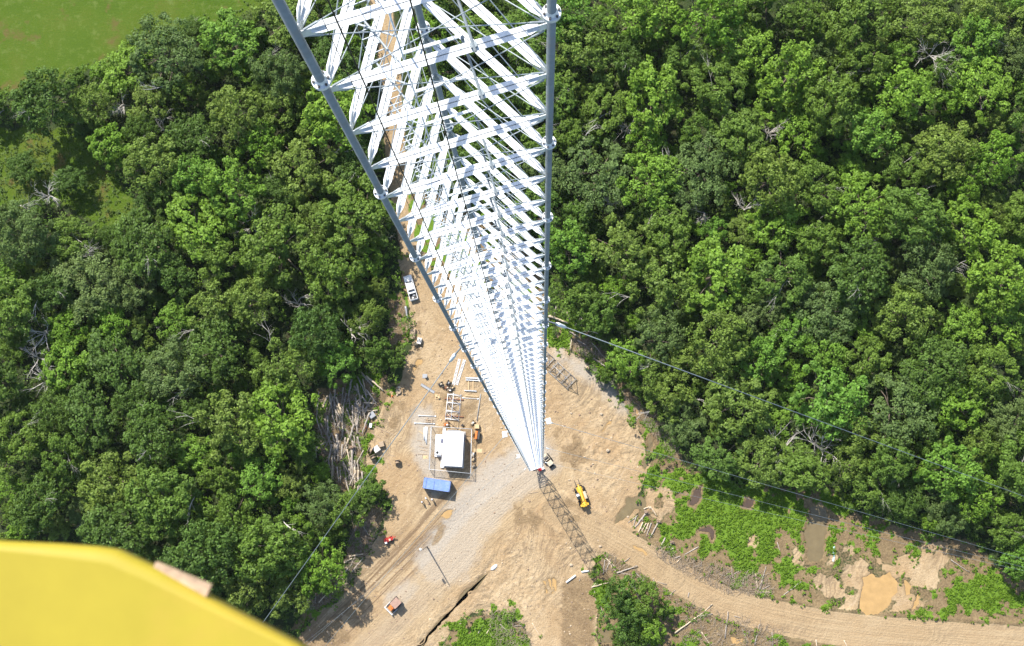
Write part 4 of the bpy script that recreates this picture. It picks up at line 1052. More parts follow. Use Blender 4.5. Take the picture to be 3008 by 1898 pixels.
for p0, p1, dia, look, area in LOGS:
    a = G(*p0, .3); b = G(*p1, .3); L = math.hypot(b[0]-a[0], b[1]-a[1])
    if L < .3: continue
    ang = math.atan2(b[1]-a[1], b[0]-a[0]); r = dia*.5*.9
    z0 = gz((a[0]+b[0])/2, (a[1]+b[1])/2); pile = 'pile' in area or 'heap' in area
    base = z0+r*.8+(rnd.uniform(0, .8) if pile else rnd.uniform(-.03, .08))
    mb = MB(); n = 6; pts, rs = [], []
    for i in range(n+1):
        u = i/n; pts.append((L*(u-.5), rnd.gauss(0, .035)*L*.3, rnd.gauss(0, .02)*L*.3)); rs.append(r*(1.1-.45*u)*rnd.uniform(.92, 1.08))
    mb.tube(pts, rs, 8)
    if L > 2.2 and look != 'bluish':
        for k in range(rnd.randint(1, 3)):
            u = rnd.uniform(.25, .95); s = rnd.choice((-1, 1)); q = Vector((L*(u-.5), 0, 0)); mb.tube([q, q+Vector((rnd.uniform(.2, .6), s*rnd.uniform(.25, .8), rnd.uniform(0, .35)))], [r*.4, r*.15], 5)
    o = mb.build('felled_log', LOOK[look][1], None, True)
    o.location = ((a[0]+b[0])/2, (a[1]+b[1])/2, base); o.rotation_euler = (rnd.uniform(0, 1), rnd.uniform(-.04, .04) if not pile else rnd.uniform(-.1, .1), ang)
    if look == 'root':
        rb = MB(); rb.ball((-L/2-.15, 0, .1), .62, 10, 7, (.6, 1, .9), .28)
        for k in range(9): an = rnd.uniform(0, 6.28); rb.tube([(-L/2-.15, 0, .1), (-L/2-rnd.uniform(.2, .6), .95*math.cos(an), .1+.75*math.sin(an))], [.12, .03], 5)
        rb.build('root_ball', 'rootdirt', o)
    o['category'] = 'log'; o['group'] = 'felled logs around the clearing'
    sz = 'long' if L > 4.2 else 'short' if L < 1.9 else ''
    ITEMS.append([o, sz, LOOK[look][0], (p0[0]+p1[0])/2, (p0[1]+p1[1])/2, area])

# ------------------------------------------------------------------ tangles of dry twigs (uncountable)
def brush(lab, poly, n, lo, hi, h):
    W = wpoly(poly); mn, mx = W.min(0), W.max(0); mb = MB(); k = 0
    while k < n:
        x, y = rnd.uniform(mn[0], mx[0]), rnd.uniform(mn[1], mx[1])
        if sdist(np.array([x]), np.array([y]), W)[0] < 0: continue
        k += 1; L = rnd.uniform(lo, hi); a = rnd.gauss(1.2, .9); z = gz(x, y)+rnd.uniform(.03, h)
        d = Vector((math.cos(a), math.sin(a), rnd.gauss(0, .18)))*L; p = Vector((x, y, z)); md = p+d*.5+Vector((rnd.gauss(0, .12), rnd.gauss(0, .12), rnd.gauss(.04, .08)))*L*.5
        r = rnd.uniform(.012, .045); mb.tube([p, md, p+d], [r, r*.8, r*.3], 4)
        if rnd.random() < .5: mb.tube([md, md+Vector((rnd.uniform(-1, 1), rnd.uniform(-1, 1), .2))*L*.4], [r*.6, r*.2], 3)
    o = mb.build('brush_pile', 'twigs'); tag(o, lab, 'brush', None, 'stuff')
brush('tangle of dry grey twigs in the tall log pile', [(930,1170),(1040,1140),(1110,1160),(1060,1290),(1070,1420),(1000,1450),(935,1330)], 1200, .6, 2.4, .9)
brush('tangle of dry twigs on the lower left clearing edge', [(1030,1560),(1100,1500),(1110,1560),(1050,1680),(990,1760),(900,1800),(880,1770),(960,1700),(1020,1640)], 1500, .5, 2.2, .7)
brush('dry branches strewn along the upper side of the east road', [(1930,1600),(2000,1640),(2100,1660),(2180,1690),(2250,1690),(2270,1750),(2150,1750),(2010,1690),(1920,1630)], 1100, .5, 2.2, .45)
brush('dry branches strewn below the east road', [(1760,1630),(1800,1630),(1880,1690),(2000,1760),(2130,1810),(2300,1850),(2300,1898),(2000,1898),(1990,1800),(1900,1710),(1770,1680)], 900, .5, 2.2, .4)
brush('grey twig heap in the green patch at bottom centre', [(1420,1800),(1510,1790),(1560,1860),(1560,1940),(1470,1940)], 500, .5, 1.8, .7)
brush('dark twig heap at the wood edge right of the tower', [(1670,990),(1740,1010),(1800,1060),(1770,1070),(1700,1045)], 420, .5, 2.2, .8)
brush('dark twigs along the right clearing edge', [(1800,1130),(1900,1200),(2000,1330),(1975,1350),(1900,1260),(1840,1190)], 420, .5, 2.0, .6)
brush('grey twigs by the pickup track', [(1160,880),(1195,900),(1190,1010),(1130,1020),(1150,940)], 220, .4, 1.6, .5)

# loose stones and wood chips on the dirt (uncountable)
padf = grid_lookup(np.maximum(m_pad*.55+rough*.5+np.exp(-(dD/1.6)**2), 0)*(1-m_pud))
def litter(name, n, mat, lab, cat, shape):
    mb = MB(); k = 0
    while k < n:
        px, py = rnd.uniform(860, 1960), rnd.uniform(780, 1940); x, y = G(px, py)
        if rnd.random() > padf(x, y): continue
        k += 1; z = gz(x, y)
        if shape == 'stone':
            r = min(.32, rnd.expovariate(1/.055)+.03); a = [rnd.uniform(.7, 1.2)*r for _ in range(5)]
            mb.add([(x+a[0], y, z), (x-.1*r, y+a[1], z), (x-a[2], y+.1*r, z), (x, y-a[3], z), (x+.1*r, y, z+a[4]*.75)], [(0, 1, 4), (1, 2, 4), (2, 3, 4), (3, 0, 4)])
        else:
            L = rnd.uniform(.2, .9); an = rnd.uniform(0, PI); d = Vector((math.cos(an), math.sin(an), 0))*L*.5; p = Vector((x, y, z+.03))
            mb.tube([p-d, p+d], [.03, .02], 4)
    o = mb.build(name, mat); tag(o, lab, cat, None, 'stuff')
litter('loose_stones', 1600, 'stone', 'pale stones and clods strewn over the dirt clearing', 'stones', 'stone')
litter('dirt_clods', 2600, 'rootdirt', 'brown clods strewn over the churned dirt', 'clods', 'stone')
litter('wood_scraps', 520, 'twigs', 'small sticks and wood scraps strewn over the dirt clearing', 'scraps', 'stick')
# ------------------------------------------------------------------ helpers for objects standing on the site
def at(px, py, z=None):
    x, y = G(px, py, .3); return (x, y, gz(x, y) if z is None else z)
def wheels(t, xs, ys, r, w, rim='white', name='wheel'):
    src = None
    for x in xs:
        for s in (-1, 1):
            mb = MB(); mb.tube([(0, -w/2, 0), (0, -w/2+.03, 0), (0, w/2-.03, 0), (0, w/2, 0)], [r*.9, r, r, r*.9], 18)
            o = mb.build(name, 'black', t, True); o.location = (x, s*ys, r)
            rb = MB(); rb.cyl((0, -w/2-.012, 0), (0, w/2+.012, 0), r*.55, n=14); rb.cyl((0, -w/2-.03, 0), (0, w/2+.03, 0), r*.18, n=10); rb.build('rim', rim, o, True)

# ---- pickup truck, nose towards the top of the picture
p = at(1207, 846); hd = heading((1219, 884), (1196, 806))
t = thing('pickup_truck', 'white crew cab pickup truck parked on the track at the forest edge', 'truck', p, hd)
b = MB()
prof = [(-2.85, .45), (2.75, .45), (2.93, .62), (2.92, .92), (2.75, 1.06), (1.45, 1.13), (1.15, 1.15), (-.95, 1.15), (-.95, 1.08), (-2.9, 1.08), (-2.92, .6)]
# side walls and nose of the body
b.xprism([(-.92, .45), (2.75, .45), (2.93, .62), (2.92, .92), (2.75, 1.05), (1.5, 1.13), (-.92, 1.15)], -.95, .95)
for s in (-1, 1): b.cbox((-1.91, s*.90, .80), (1.98, .13, .62), .03)
b.cbox((-2.88, 0, .80), (.09, 1.9, .60), .02)
b.box((2.95, 0, .55), (.14, 1.9, .22)); b.box((-2.98, 0, .52), (.14, 1.85, .2))
b.build('body', 'white', t)
c = MB(); c.box((.18, 0, 1.47), (2.15, 1.62, .62), 0, (.76, .84)); c.build('cab', 'white', t)
c = MB()
for s in (-1, 1): c.add([(.98, s*.80, 1.2), (-.78, s*.80, 1.2), (-.60, s*.705, 1.68), (.80, s*.705, 1.68)], [(0, 1, 2, 3)])
c.build('side_window', 'glass', t)
c = MB(); c.add([(1.46, -.72, 1.15), (1.46, .72, 1.15), (.93, .64, 1.79), (.93, -.64, 1.79)], [(0, 1, 2, 3)]); c.build('windscreen', 'glass', t)
c = MB(); c.add([(-.93, -.66, 1.24), (-.67, -.6, 1.72), (-.67, .6, 1.72), (-.93, .66, 1.24)], [(0, 1, 2, 3)]); c.build('rear_window', 'glass', t)
c = MB(); c.box((-1.9, 0, .55), (1.96, 1.68, .08)); c.build('bed', 'dark', t)
c = MB(); c.cbox((-1.2, 0, 1.06), (.50, 1.78, .36), .03); c.build('tool_box', 'white', t)
for s in (-1, 1):
    c = MB(); c.box((2.90, s*.72, .85), (.08, .32, .18)); c.build('headlight', 'glass', t)
    c = MB(); c.box((1.05, s*1.05, 1.2), (.14, .2, .16)); c.build('mirror', 'black', t)
    c = MB(); c.box((-2.925, s*.86, .85), (.03, .14, .3)); c.build('tail_light', 'red', t)
c = MB(); c.box((2.935, 0, .82), (.03, 1.05, .24)); c.build('grille', 'dark', t)
wheels(t, (1.85, -1.9), .86, .39, .25)
R2 = Matrix.Rotation(hd, 2)
def rel(p, hd, dx, dy, z): v = Matrix.Rotation(hd, 2) @ Vector((dx, dy)); return (p[0]+v.x, p[1]+v.y, p[2]+z)
c = MB(); c.cyl((0, 0, 0), (0, 0, .4), .16, .19, 14); c.ring((0, 0), .2, .17, .38, .41)
tag(c.build('bucket', 'white', None, False, loc=rel(p, hd, -2.45, .15, .59)), 'white bucket in the pickup bed near the tailgate', 'bucket')
c = MB(); c.ball((0, 0, .12), .3, 10, 6, (1.2, 1, .5), .15)
tag(c.build('cable_bundle', 'grey', None, False, loc=rel(p, hd, -1.9, -.25, .58)), 'grey bundle lying in the dark pickup bed', 'bundle')

# ---- yellow telehandler
p = at(1708, 1456); hd = heading((1717, 1490), (1694, 1422))
t = thing('telehandler', 'yellow telescopic forklift with raised boom standing right of the tower shadow', 'forklift', p, hd)
b = MB(); b.cbox((-.1, 0, .85), (4.3, 1.15, .5), .08); b.box((-2.15, 0, 1.05), (.5, 1.9, .7)); b.build('chassis', 'yellow', t)
b = MB(); b.beam((-2.35, 0, 2.05), (1.5, 0, 1.62), .42, .46); b.beam((1.4, 0, 1.64), (2.25, 0, 1.42), .32, .34); b.beam((2.2, 0, 1.45), (2.55, 0, .95), .24, .26)
b.cbox((-2.15, 0, 1.95), (.95, 1.0, .45), .1); b.build('boom', 'yellow', t)
b = MB()
for s in (-1, 1): b.cyl((-2.0, s*.28, 2.2), (-1.85, s*.28, 2.205), .09, n=10)
b.box((-1.3, 0, 2.18), (.2, .3, .04)); b.build('pin_cover', 'dark', t)
b = MB(); b.cbox((.15, .78, 1.55), (1.55, .75, 1.5), .1); b.build('cab', 'dark', t)
b = MB(); b.cbox((.35, .78, 2.33), (.5, .66, .07), .02); b.build('cab_roof', 'white', t)
b = MB(); b.add([(.91, .46, 1.3), (.91, 1.1, 1.3), (.72, 1.08, 2.26), (.72, .48, 2.26)], [(0, 1, 2, 3)]); b.box((-.3, .78, 2.315), (.5, .62, .03)); b.build('cab_glass', 'glass', t)
b = MB(); b.cbox((-.15, -.82, 1.25), (1.75, .62, .65), .08); b.build('engine_cover', 'cream', t)
b = MB(); b.cyl((-.7, -.75, 1.5), (-.7, -.75, 2.0), .05, n=8); b.build('exhaust', 'dark', t)
b = MB(); b.box((2.68, 0, .75), (.09, 1.5, .6)); b.box((2.62, 0, 1.02), (.1, 1.2, .12)); b.build('fork_carriage', 'dark', t)
for s in (-1, 1):
    b = MB(); b.box((3.2, s*.45, .16), (1.05, .13, .05)); b.box((2.74, s*.45, .5), (.06, .13, .72)); b.build('fork', 'dark', t)
wheels(t, (1.45, -1.45), .98, .56, .42, 'yellow')

# ---- small bulldozer with a brown canopy
p = at(1160, 1775); hd = heading((1175, 1757), (1136, 1797))
t = thing('bulldozer', 'small orange bulldozer with faded brown canopy at the bottom of the dirt road', 'bulldozer', p, hd)
for s in (-1, 1):
    b = MB(); b.xprism([(-1.5, .15), (-1.25, 0), (1.25, 0), (1.5, .2), (1.5, .55), (1.25, .78), (-1.25, .78), (-1.5, .6)], s*.85-.22, s*.85+.22)
    for k in range(14): b.box((-1.25+k*.19, s*.85, .795), (.07, .46, .04))
    b.build('track', 'dark', t)
b = MB(); b.cbox((.1, 0, .75), (2.6, 1.2, .6), .06); b.cbox((.95, 0, 1.25), (1.15, 1.05, .62), .1); b.build('hull', 'orange', t)
b = MB(); b.cyl((1.0, .2, 1.5), (1.0, .2, 2.2), .06, n=8); b.build('exhaust', 'rust', t)
b = MB(); b.cbox((-.55, 0, 2.3), (2.05, 1.75, .12), .05); b.build('canopy', 'brownroof', t)
for sx in (-1.4, .3):
    for sy in (-.78, .78): b = MB(); b.beam((sx, sy, .9), (sx*.97, sy*.97, 2.24), .09, .09); b.build('canopy_post', 'dark', t)
b = MB(); b.cbox((-.65, 0, 1.15), (.5, .6, .2), .05); b.cbox((-.93, 0, 1.45), (.14, .6, .55), .04); b.build('seat', 'black', t)
b = MB(); b.xprism([(1.95, .05), (2.05, .05), (1.98, .45), (2.1, .95), (2.0, .95), (1.87, .45)], -1.3, 1.3); b.build('blade', 'galv', t)
for s in (-1, 1): b = MB(); b.beam((.3, s*1.15, .4), (1.95, s*1.15, .35), .1, .14); b.build('push_arm', 'galv', t)

# ---- red ride-on trencher
p = at(1142, 1586); hd = heading((1155, 1579), (1127, 1590))
t = thing('trencher', 'small red ride on trencher on the sand near the left brush heaps', 'trencher', p, hd)
b = MB(); b.cbox((0, 0, .55), (1.9, .75, .35), .06); b.cbox((.6, 0, .92), (.75, .85, .5), .08); b.cbox((.1, -.55, .75), (1.7, .14, .2), .03); b.build('body', 'red', t)
b = MB(); b.cbox((.72, .42, 1.0), (.5, .45, .5), .08); b.build('tank', 'white', t)
b = MB(); b.cbox((-.3, .1, .95), (.45, .5, .14), .05); b.cbox((-.53, .1, 1.2), (.1, .5, .4), .04); b.build('seat', 'cream', t)
b = MB(); b.beam((-.9, -.1, .6), (-1.75, -.12, .95), .16, .24); b.beam((-1.0, -.3, .7), (-1.3, -.55, .75), .12, .12); b.build('digging_boom', 'red', t)
b = MB()
for s in (-1, 1): b.beam((-.62, s*.36, .7), (-.62, s*.36, 1.75), .06, .06)
b.beam((-.62, -.36, 1.75), (-.62, .36, 1.75), .06, .06); b.build('roll_bar', 'red', t)
b = MB(); b.cyl((.05, .1, .9), (.2, .1, 1.25), .03, n=6); b.ring((.22, .1), .17, .14, 1.24, 1.28, 14); b.build('steering_wheel', 'black', t)
wheels(t, (.62, -.6), .52, .32, .24, 'cream')

# ---- winch machine close to the tower base
p = at(1609, 1352); hd = heading((1600, 1340), (1619, 1364))
t = thing('hoist_winch', 'beige hoist winch machine with dark drum standing close beside the tower base', 'winch', p, hd)
b = MB(); b.cbox((.85, 0, .75), (1.1, 1.25, .8), .07); b.cbox((-.75, 0, .85), (1.5, 1.35, .35), .06)
for s in (-1, 1): b.cbox((-.75, s*.62, .95), (1.5, .12, .8), .03)
b.build('housing', 'cream', t)
b = MB(); b.cyl((-.6, -.5, .95), (-.6, .5, .95), .36, n=18)
for s in (-.5, .5): b.cyl((-.6, s-.03, .95), (-.6, s+.03, .95), .5, n=18)
b.build('drum', 'dark', t)
b = MB(); b.box((.2, 0, .25), (3.3, 1.2, .22)); b.build('skid', 'dark', t)
for dx in (1.6, 1.85): b = MB(); b.box((dx, 0, .5), (.13, 1.4, .22)); b.build('bumper_bar', 'black', t)
for dx in (-.9, .1):
    b = MB(); b.cyl((dx, 1.0, .38), (dx, .72, .38), .38, n=16); b.build('wheel', 'black', t, True)
    b = MB(); b.cyl((dx, -1.0, .38), (dx, -.72, .38), .38, n=16); b.build('wheel', 'black', t, True)

# ---- equipment shelter with its pad, generator and fence
p = at(1333, 1320); hd = heading((1306, 1317), (1365, 1320))
t = thing('equipment_shelter', 'white flat roofed equipment shelter inside the fenced compound', 'shelter', p, hd)
b = MB(); b.box((0, 0, .12), (4.9, 8.3, .3)); b.build('foundation', 'concrete', t)
b = MB(); b.cbox((0, 0, 1.62), (4.3, 7.5, 2.7), .04); b.build('wall', 'tanwall', t)
b = MB(); b.cbox((0, 0, 3.09), (4.62, 7.85, .22), .06); b.build('roof', 'roofwhite', t)
b = MB()
for s in (-1, 1): b.box((0, s*3.93, 3.0), (4.56, .05, .08)); b.box((s*2.32, 0, 3.0), (.05, 7.8, .08))
b.build('drip_edge', 'rust', t)
b = MB(); b.box((2.17, -1.6, 1.32), (.06, 1.0, 2.1)); d = b.build('door', 'grey', t)
h = MB(); h.cyl((2.21, -1.2, 1.3), (2.29, -1.2, 1.3), .05, n=8); h.build('handle', 'dark', d)
for y in (1.2, 2.6):
    b = MB(); b.cbox((2.36, y, 1.55), (.42, 1.0, 1.7), .04); a = b.build('air_conditioner', 'grey', t)
    g = MB(); g.box((2.58, y, 1.2), (.02, .8, .6)); g.build('grille', 'dark', a)
b = MB(); b.box((-2.42, .2, .32), (.7, 8.9, .12)); b.build('cable_trough', 'roofwhite', t)
b = MB(); b.cbox((0, 4.15, 1.9), (2.9, .3, 1.2), .03); b.build('cable_entry', 'grey', t)
gp = rel(p, hd, -3.45, .35, 0)
t = thing('generator', 'light grey standby generator with round black fan on a white slab', 'generator', (gp[0], gp[1], gp[2]), hd)
b = MB(); b.box((0, .3, .12), (1.75, 5.1, .3)); b.build('slab', 'roofwhite', t)
b = MB(); b.cbox((.15, -1.35, .95), (1.35, 1.15, 1.35), .05); b.build('housing', 'galv', t)
b = MB(); b.ring((-.15, -1.3), .30, .25, 1.63, 1.68, 18); b.cyl((-.15, -1.3, 1.626), (-.15, -1.3, 1.645), .25, n=18); b.build('fan', 'black', t)
b = MB(); b.tube([(.85, -1.2, .9), (1.1, -1.2, .9), (1.1, -1.2, .35)], .05, 8); b.tube([(.8, -1.5, .6), (1.15, -1.5, .6)], .05, 8); b.build('fuel_pipe', 'grey', t)
b = MB(); b.cbox((.75, 1.4, .42), (.5, .9, .3), .04); b.tube([(.5, 1.1, .4), (.3, 1.4, .6), (.55, 1.8, .4)], .06, 8); b.build('junction_box', 'blue_dark', t)

# fence
fc = [G(1266, 1252.5, 2.1), G(1385, 1260, 2.1), G(1382, 1391, 2.1), G(1260, 1378.5, 2.1)]
ctr = (sum(c[0] for c in fc)/4, sum(c[1] for c in fc)/4, 0)
t = thing('chain_link_fence', 'silver chain link fence enclosing the white shelter', 'fence', ctr)
L3 = lambda q, z: Vector((q[0]-ctr[0], q[1]-ctr[1], z))
fabric, top = MB(), MB()
for i in range(4):
    a, q = fc[i], fc[(i+1) % 4]; L = math.hypot(q[0]-a[0], q[1]-a[1]); n = 4 if L > 9.5 else 4
    for k in range(n):
        u = k/n; x, y = a[0]+(q[0]-a[0])*u, a[1]+(q[1]-a[1])*u
        m = MB(); m.cyl((x-ctr[0], y-ctr[1], -.2), (x-ctr[0], y-ctr[1], 2.15), .05 if k == 0 else .035, n=8); m.ball((x-ctr[0], y-ctr[1], 2.17), .06, 8, 4); m.build('post', 'galv', t)
    m = MB(); m.tube([L3(a, 2.1), L3(q, 2.1)], .045, 8); m.build('top_rail', 'galv', t, True)
    k = 0; st = .22
    d = Vector(((q[0]-a[0])/L, (q[1]-a[1])/L, 0)); o = L3(a, .05); H = 2.0
    s = -H
    while s < L:
        for sg in (1, -1):
            s0, s1 = max(s, 0), min(s+H, L)
            if s1 <= s0: continue
            z0, z1 = (s0-s, s1-s) if sg > 0 else (H-(s0-s), H-(s1-s))
            fabric.tube([o+d*s0+Vector((0, 0, z0)), o+d*s1+Vector((0, 0, z1))], .006, 3, False)
        s += st
    for j in range(3): top.tube([L3(a, 2.22+j*.1)+Vector((0, 0, 0)), L3(q, 2.22+j*.1)], .008, 3, False)
fabric.build('mesh_fabric', 'galv', t); top.build('barbed_wire', 'grey', t)

# blue shipping container
p = at(1285, 1424); hd = heading((1250, 1418), (1323, 1429))
t = thing('shipping_container', 'blue corrugated shipping container below the fenced compound', 'container', p, hd)
Lc, Wc, Hc = 6.06, 2.44, 2.6
b = MB()
def corr(n, x0, x1, dep):
    pts = []; st = (x1-x0)/n
    for i in range(n): pts += [(x0+st*i, 0), (x0+st*(i+.25), 0), (x0+st*(i+.4), dep), (x0+st*(i+.85), dep)]
    return pts+[(x1, 0)]
for s in (-1, 1):
    pl_ = corr(20, -Lc/2+.1, Lc/2-.1, .045); vs = []
    for x, dd in pl_: vs += [(x, s*(Wc/2-.02-dd), .15), (x, s*(Wc/2-.02-dd), Hc-.1)]
    b.add(vs, [(2*i, 2*i+1, 2*i+3, 2*i+2) for i in range(len(pl_)-1)])
pl_ = corr(8, -Wc/2+.1, Wc/2-.1, .045); vs = []
for y, dd in pl_: vs += [(-Lc/2+.03+dd, y, .15), (-Lc/2+.03+dd, y, Hc-.1)]
b.add(vs, [(2*i, 2*i+1, 2*i+3, 2*i+2) for i in range(len(pl_)-1)])
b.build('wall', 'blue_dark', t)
b = MB(); pl_ = corr(30, -Lc/2+.12, Lc/2-.12, .022); vs = []
for x, dd in pl_: vs += [(x, -Wc/2+.08, Hc-.02-dd), (x, Wc/2-.08, Hc-.02-dd)]
b.add(vs, [(2*i, 2*i+1, 2*i+3, 2*i+2) for i in range(len(pl_)-1)])
for s in (-1, 1): b.box((s*(Lc/2-.3), 0, Hc-.025), (.36, 1.2, .03))
b.build('roof', 'blue', t)
b = MB()
for x in (-2.35, -.55): b.box((x, 0, Hc+.005), (.05, Wc-.2, .03))
b.build('roof_seam', 'blue_dark', t)
b = MB()
for s in (-1, 1):
    b.box((0, s*(Wc/2-.05), Hc-.05), (Lc-.34, .1, .1)); b.box((0, s*(Wc/2-.05), .09), (Lc-.34, .1, .16))
    for e in (-1, 1): b.box((e*(Lc/2-.07), s*(Wc/2-.07), Hc/2), (.13, .13, Hc-.3))
    b.box((s*(Lc/2-.05), 0, Hc-.06), (.1, Wc-.34, .12)); b.box((s*(Lc/2-.05), 0, .1), (.1, Wc-.34, .18))
b.build('frame', 'blue', t)
for sx in (-1, 1):
    for sy in (-1, 1):
        for z in (.07, Hc-.06): b = MB(); b.box((sx*(Lc/2-.085), sy*(Wc/2-.085), z), (.178, .178, .14)); b.build('corner_casting', 'blue_dark', t)
for s in (-1, 1):
    b = MB(); b.box((Lc/2-.025, s*.57, Hc/2), (.05, 1.1, Hc-.34)); d = b.build('door', 'blue', t)
    for y in (.25, .8): h = MB(); h.cyl((Lc/2+.03, s*y, .2), (Lc/2+.03, s*y, Hc-.2), .02, n=6); h.build('lock_rod', 'grey', d)

# ---- spare tower sections lying on the ground
def lay_section(cx, cy, p0, p1, lab, mat='galv', L=6.096, roll=0.0):
    hd = heading(p0, p1); x, y, z = at(cx, cy)
    t = thing('tower_section', lab, 'tower section', (x, y, z+.32), hd, 'spare tower sections lying on the ground')
    s = 3.0; yz = [(-s/2, 0), (s/2, 0), (0, s*.866)]
    for yy, zz in yz:
        m = MB(); m.cyl((-L/2, yy, zz), (L/2, yy, zz), .062, n=10)
        for e in (-1, 1): m.cyl((e*L/2, yy, zz), (e*(L/2-.05), yy, zz), .14, n=14)
        m.build('leg', mat, t, True)
    for k, xx in enumerate((-L/2+.25, -L/6+.1, L/6, L/2-.25)):
        for i in range(3):
            a, q = yz[i], yz[(i+1) % 3]; m = MB(); m.beam((xx, a[0], a[1]), (xx, q[0], q[1]), .09, .13, (1, 0, 0)); m.build('brace', mat, t)
    xs = (-L/2+.25, -L/6+.1, L/6, L/2-.25)
    for k in range(3):
        for i in range(3):
            a, q = yz[i], yz[(i+1) % 3]
            m = MB(); m.tube([(xs[k], a[0], a[1]), (xs[k+1], q[0], q[1])], .018, 5); m.build('rod', mat, t)
            m = MB(); m.tube([(xs[k], q[0], q[1]), (xs[k+1], a[0], a[1])], .018, 5); m.build('rod', mat, t)
    return t
M['galv_dull'] = pmat('dull_galvanised', (.34, .34, .33), .6, .1, .15, 4.0, (.3, .24, .18), .4)
lay_section(1331, 1196, (1336, 1155), (1328, 1235), 'white spare tower section resting on red timbers beside the compound')
lay_section(1652, 1103, (1630, 1080), (1687, 1133), 'grey spare tower section lying diagonally right of the tower', 'galv_dull')
lay_section(1588, 1043, (1570, 1025), (1627, 1078), 'grey spare tower section partly behind the right tower leg', 'galv_dull')
def bar(name, px0, px1, w, h, mat, lab, cat, z=0.02, group=None, lugs=False, round_=False):
    a, b = G(*px0), G(*px1); c = ((a[0]+b[0])/2, (a[1]+b[1])/2); L = math.hypot(b[0]-a[0], b[1]-a[1]); hd = math.atan2(b[1]-a[1], b[0]-a[0])
    m = MB()
    if round_: m.tube([(-L/2, 0, h/2), (0, 0, h/2+.012), (L/2, 0, h/2)], h/2, 10)
    elif name == 'plank' or name == 'timber': m.cbox((0, 0, h/2), (L, w, h), .012)
    else:       # channel: web with two turned-up flanges
        m.box((0, 0, h*.08), (L, w, h*.16))
        for s in (-1, 1): m.box((0, s*(w/2-h*.09), h*.58), (L, h*.16, h*.84))
    o = m.build(name, mat, None, round_, loc=(c[0], c[1], gz(*c)+z), rz=hd)
    if lugs:
        for e in (-1, 1): k = MB(); k.cbox((e*L/2, 0, h/2), (.34, .28, h*1.3), .05); k.build('end_lug', mat, o)
    return tag(o, lab, cat, group)
for (y0, lab) in ((1172, 'upper red timber under the white spare tower section'), (1222, 'lower red timber under the white spare tower section')):
    bar('timber', (1306, y0-1), (1362, y0+3), .22, .26, 'rust', lab, 'timber', .0, 'timbers under the spare section')
bar('timber', (1308, 1234), (1353, 1236), .16, .16, 'timber', 'brown timber just below the white spare tower section', 'timber', .0, 'timbers under the spare section')
bar('timber', (1357, 1160), (1350, 1232), .14, .14, 'timber', 'dark timber running along the right of white spare section', 'timber', .0, 'timbers under the spare section')
bar('steel_channel', (1237, 1129), (1276, 1153), .62, .2, 'grey', 'wide grey steel channel lying left of the tool heap', 'beam')
bar('steel_bar', (1368, 1110), (1406, 1111), .26, .12, 'galv', 'upper one of two white steel bars beside the left tower leg', 'steel bar', .2, 'loose tower steel')
bar('steel_bar', (1368, 1116), (1404, 1118), .22, .12, 'galv', 'lower one of two white steel bars beside the left tower leg', 'steel bar', .2, 'loose tower steel')
bar('steel_bar', (1364, 1147), (1400, 1149), .20, .12, 'galv', 'white steel bar on yellow timbers right of the spare section', 'steel bar', .2, 'loose tower steel')
bar('tie_rod', (1360, 1169), (1404, 1172), .1, .1, 'galv', 'thin white rod with end lugs right of the spare section', 'rod', .1, 'loose tower steel', True, True)
bar('steel_pipe', (1412, 1157), (1401, 1236), .2, .2, 'galv_dull', 'long grey pipe lying between the spare section and tower', 'pipe', .05, None, False, True)
bar('tie_rod', (1231, 1221), (1279, 1223), .13, .13, 'galv', 'upper white rod with end lugs above the fence corner', 'rod', .1, 'loose tower steel', True, True)
bar('tie_rod', (1219, 1243), (1275, 1245), .15, .15, 'galv', 'lower white rod with end lugs touching the fence corner', 'rod', .1, 'loose tower steel', True, True)
for i, (a, b, lab) in enumerate((((1250, 1233), (1274, 1235), 'upper brown timber between the two white rods'), ((1250, 1239), (1277, 1241), 'lower brown timber between the two white rods'), ((1256, 1226), (1255, 1242), 'left short timber laid across between the white rods'), ((1268, 1230), (1268, 1244), 'right short timber laid across between the white rods'),
    ((1377, 1120), (1376, 1150), 'left yellowish timber under the white steel bars'), ((1390, 1118), (1390, 1150), 'right yellowish timber under the white steel bars'), ((1367, 1163), (1405, 1165), 'light timber just above the thin lugged rod'),
    ((1104, 1255), (1163, 1280), 'upper long thin pole on the dirt beside the log pile'), ((1093, 1273), (1142, 1301), 'lower long thin pole on the dirt beside the log pile'), ((1139, 1229), (1146, 1239), 'short pale board left of the steel rods'), ((1230, 1266), (1243, 1275), 'short pale board lying left of the fence'),
    ((1226, 1294), (1240, 1297), 'uppermost of four thin boards left of the fence'), ((1230, 1310), (1256, 1316), 'second of four thin boards left of the fence'), ((1233, 1321), (1256, 1325), 'third of four thin boards left of the fence'), ((1227, 1334), (1255, 1335), 'lowest of four thin boards left of the fence'),
    ((1415, 1250), (1423, 1290), 'left long plank right of the orange compressor'), ((1423, 1248), (1426, 1270), 'right thin plank right of the orange compressor'), ((1553, 1449), (1582, 1445), 'brown timber lying left of the tower shadow'), ((1139, 1336), (1162, 1341), 'bent brown pole above the small cable reel'),
    ((1137, 1342), (1155, 1378), 'left of two thin poles left of small cable reel'), ((1130, 1347), (1140, 1378), 'right-hand thin pole pair beside the small cable reel'), ((1109, 1619), (1134, 1606), 'thin pole pointing at the red trencher'))):
    bar('plank' if i > 6 else 'timber', a, b, .14 if i > 6 else .2, .06 if i > 6 else .18, 'timber' if i not in (4, 5, 6, 9, 10, 15) else 'plywood', lab, 'timber', .02, 'loose timber on the site')
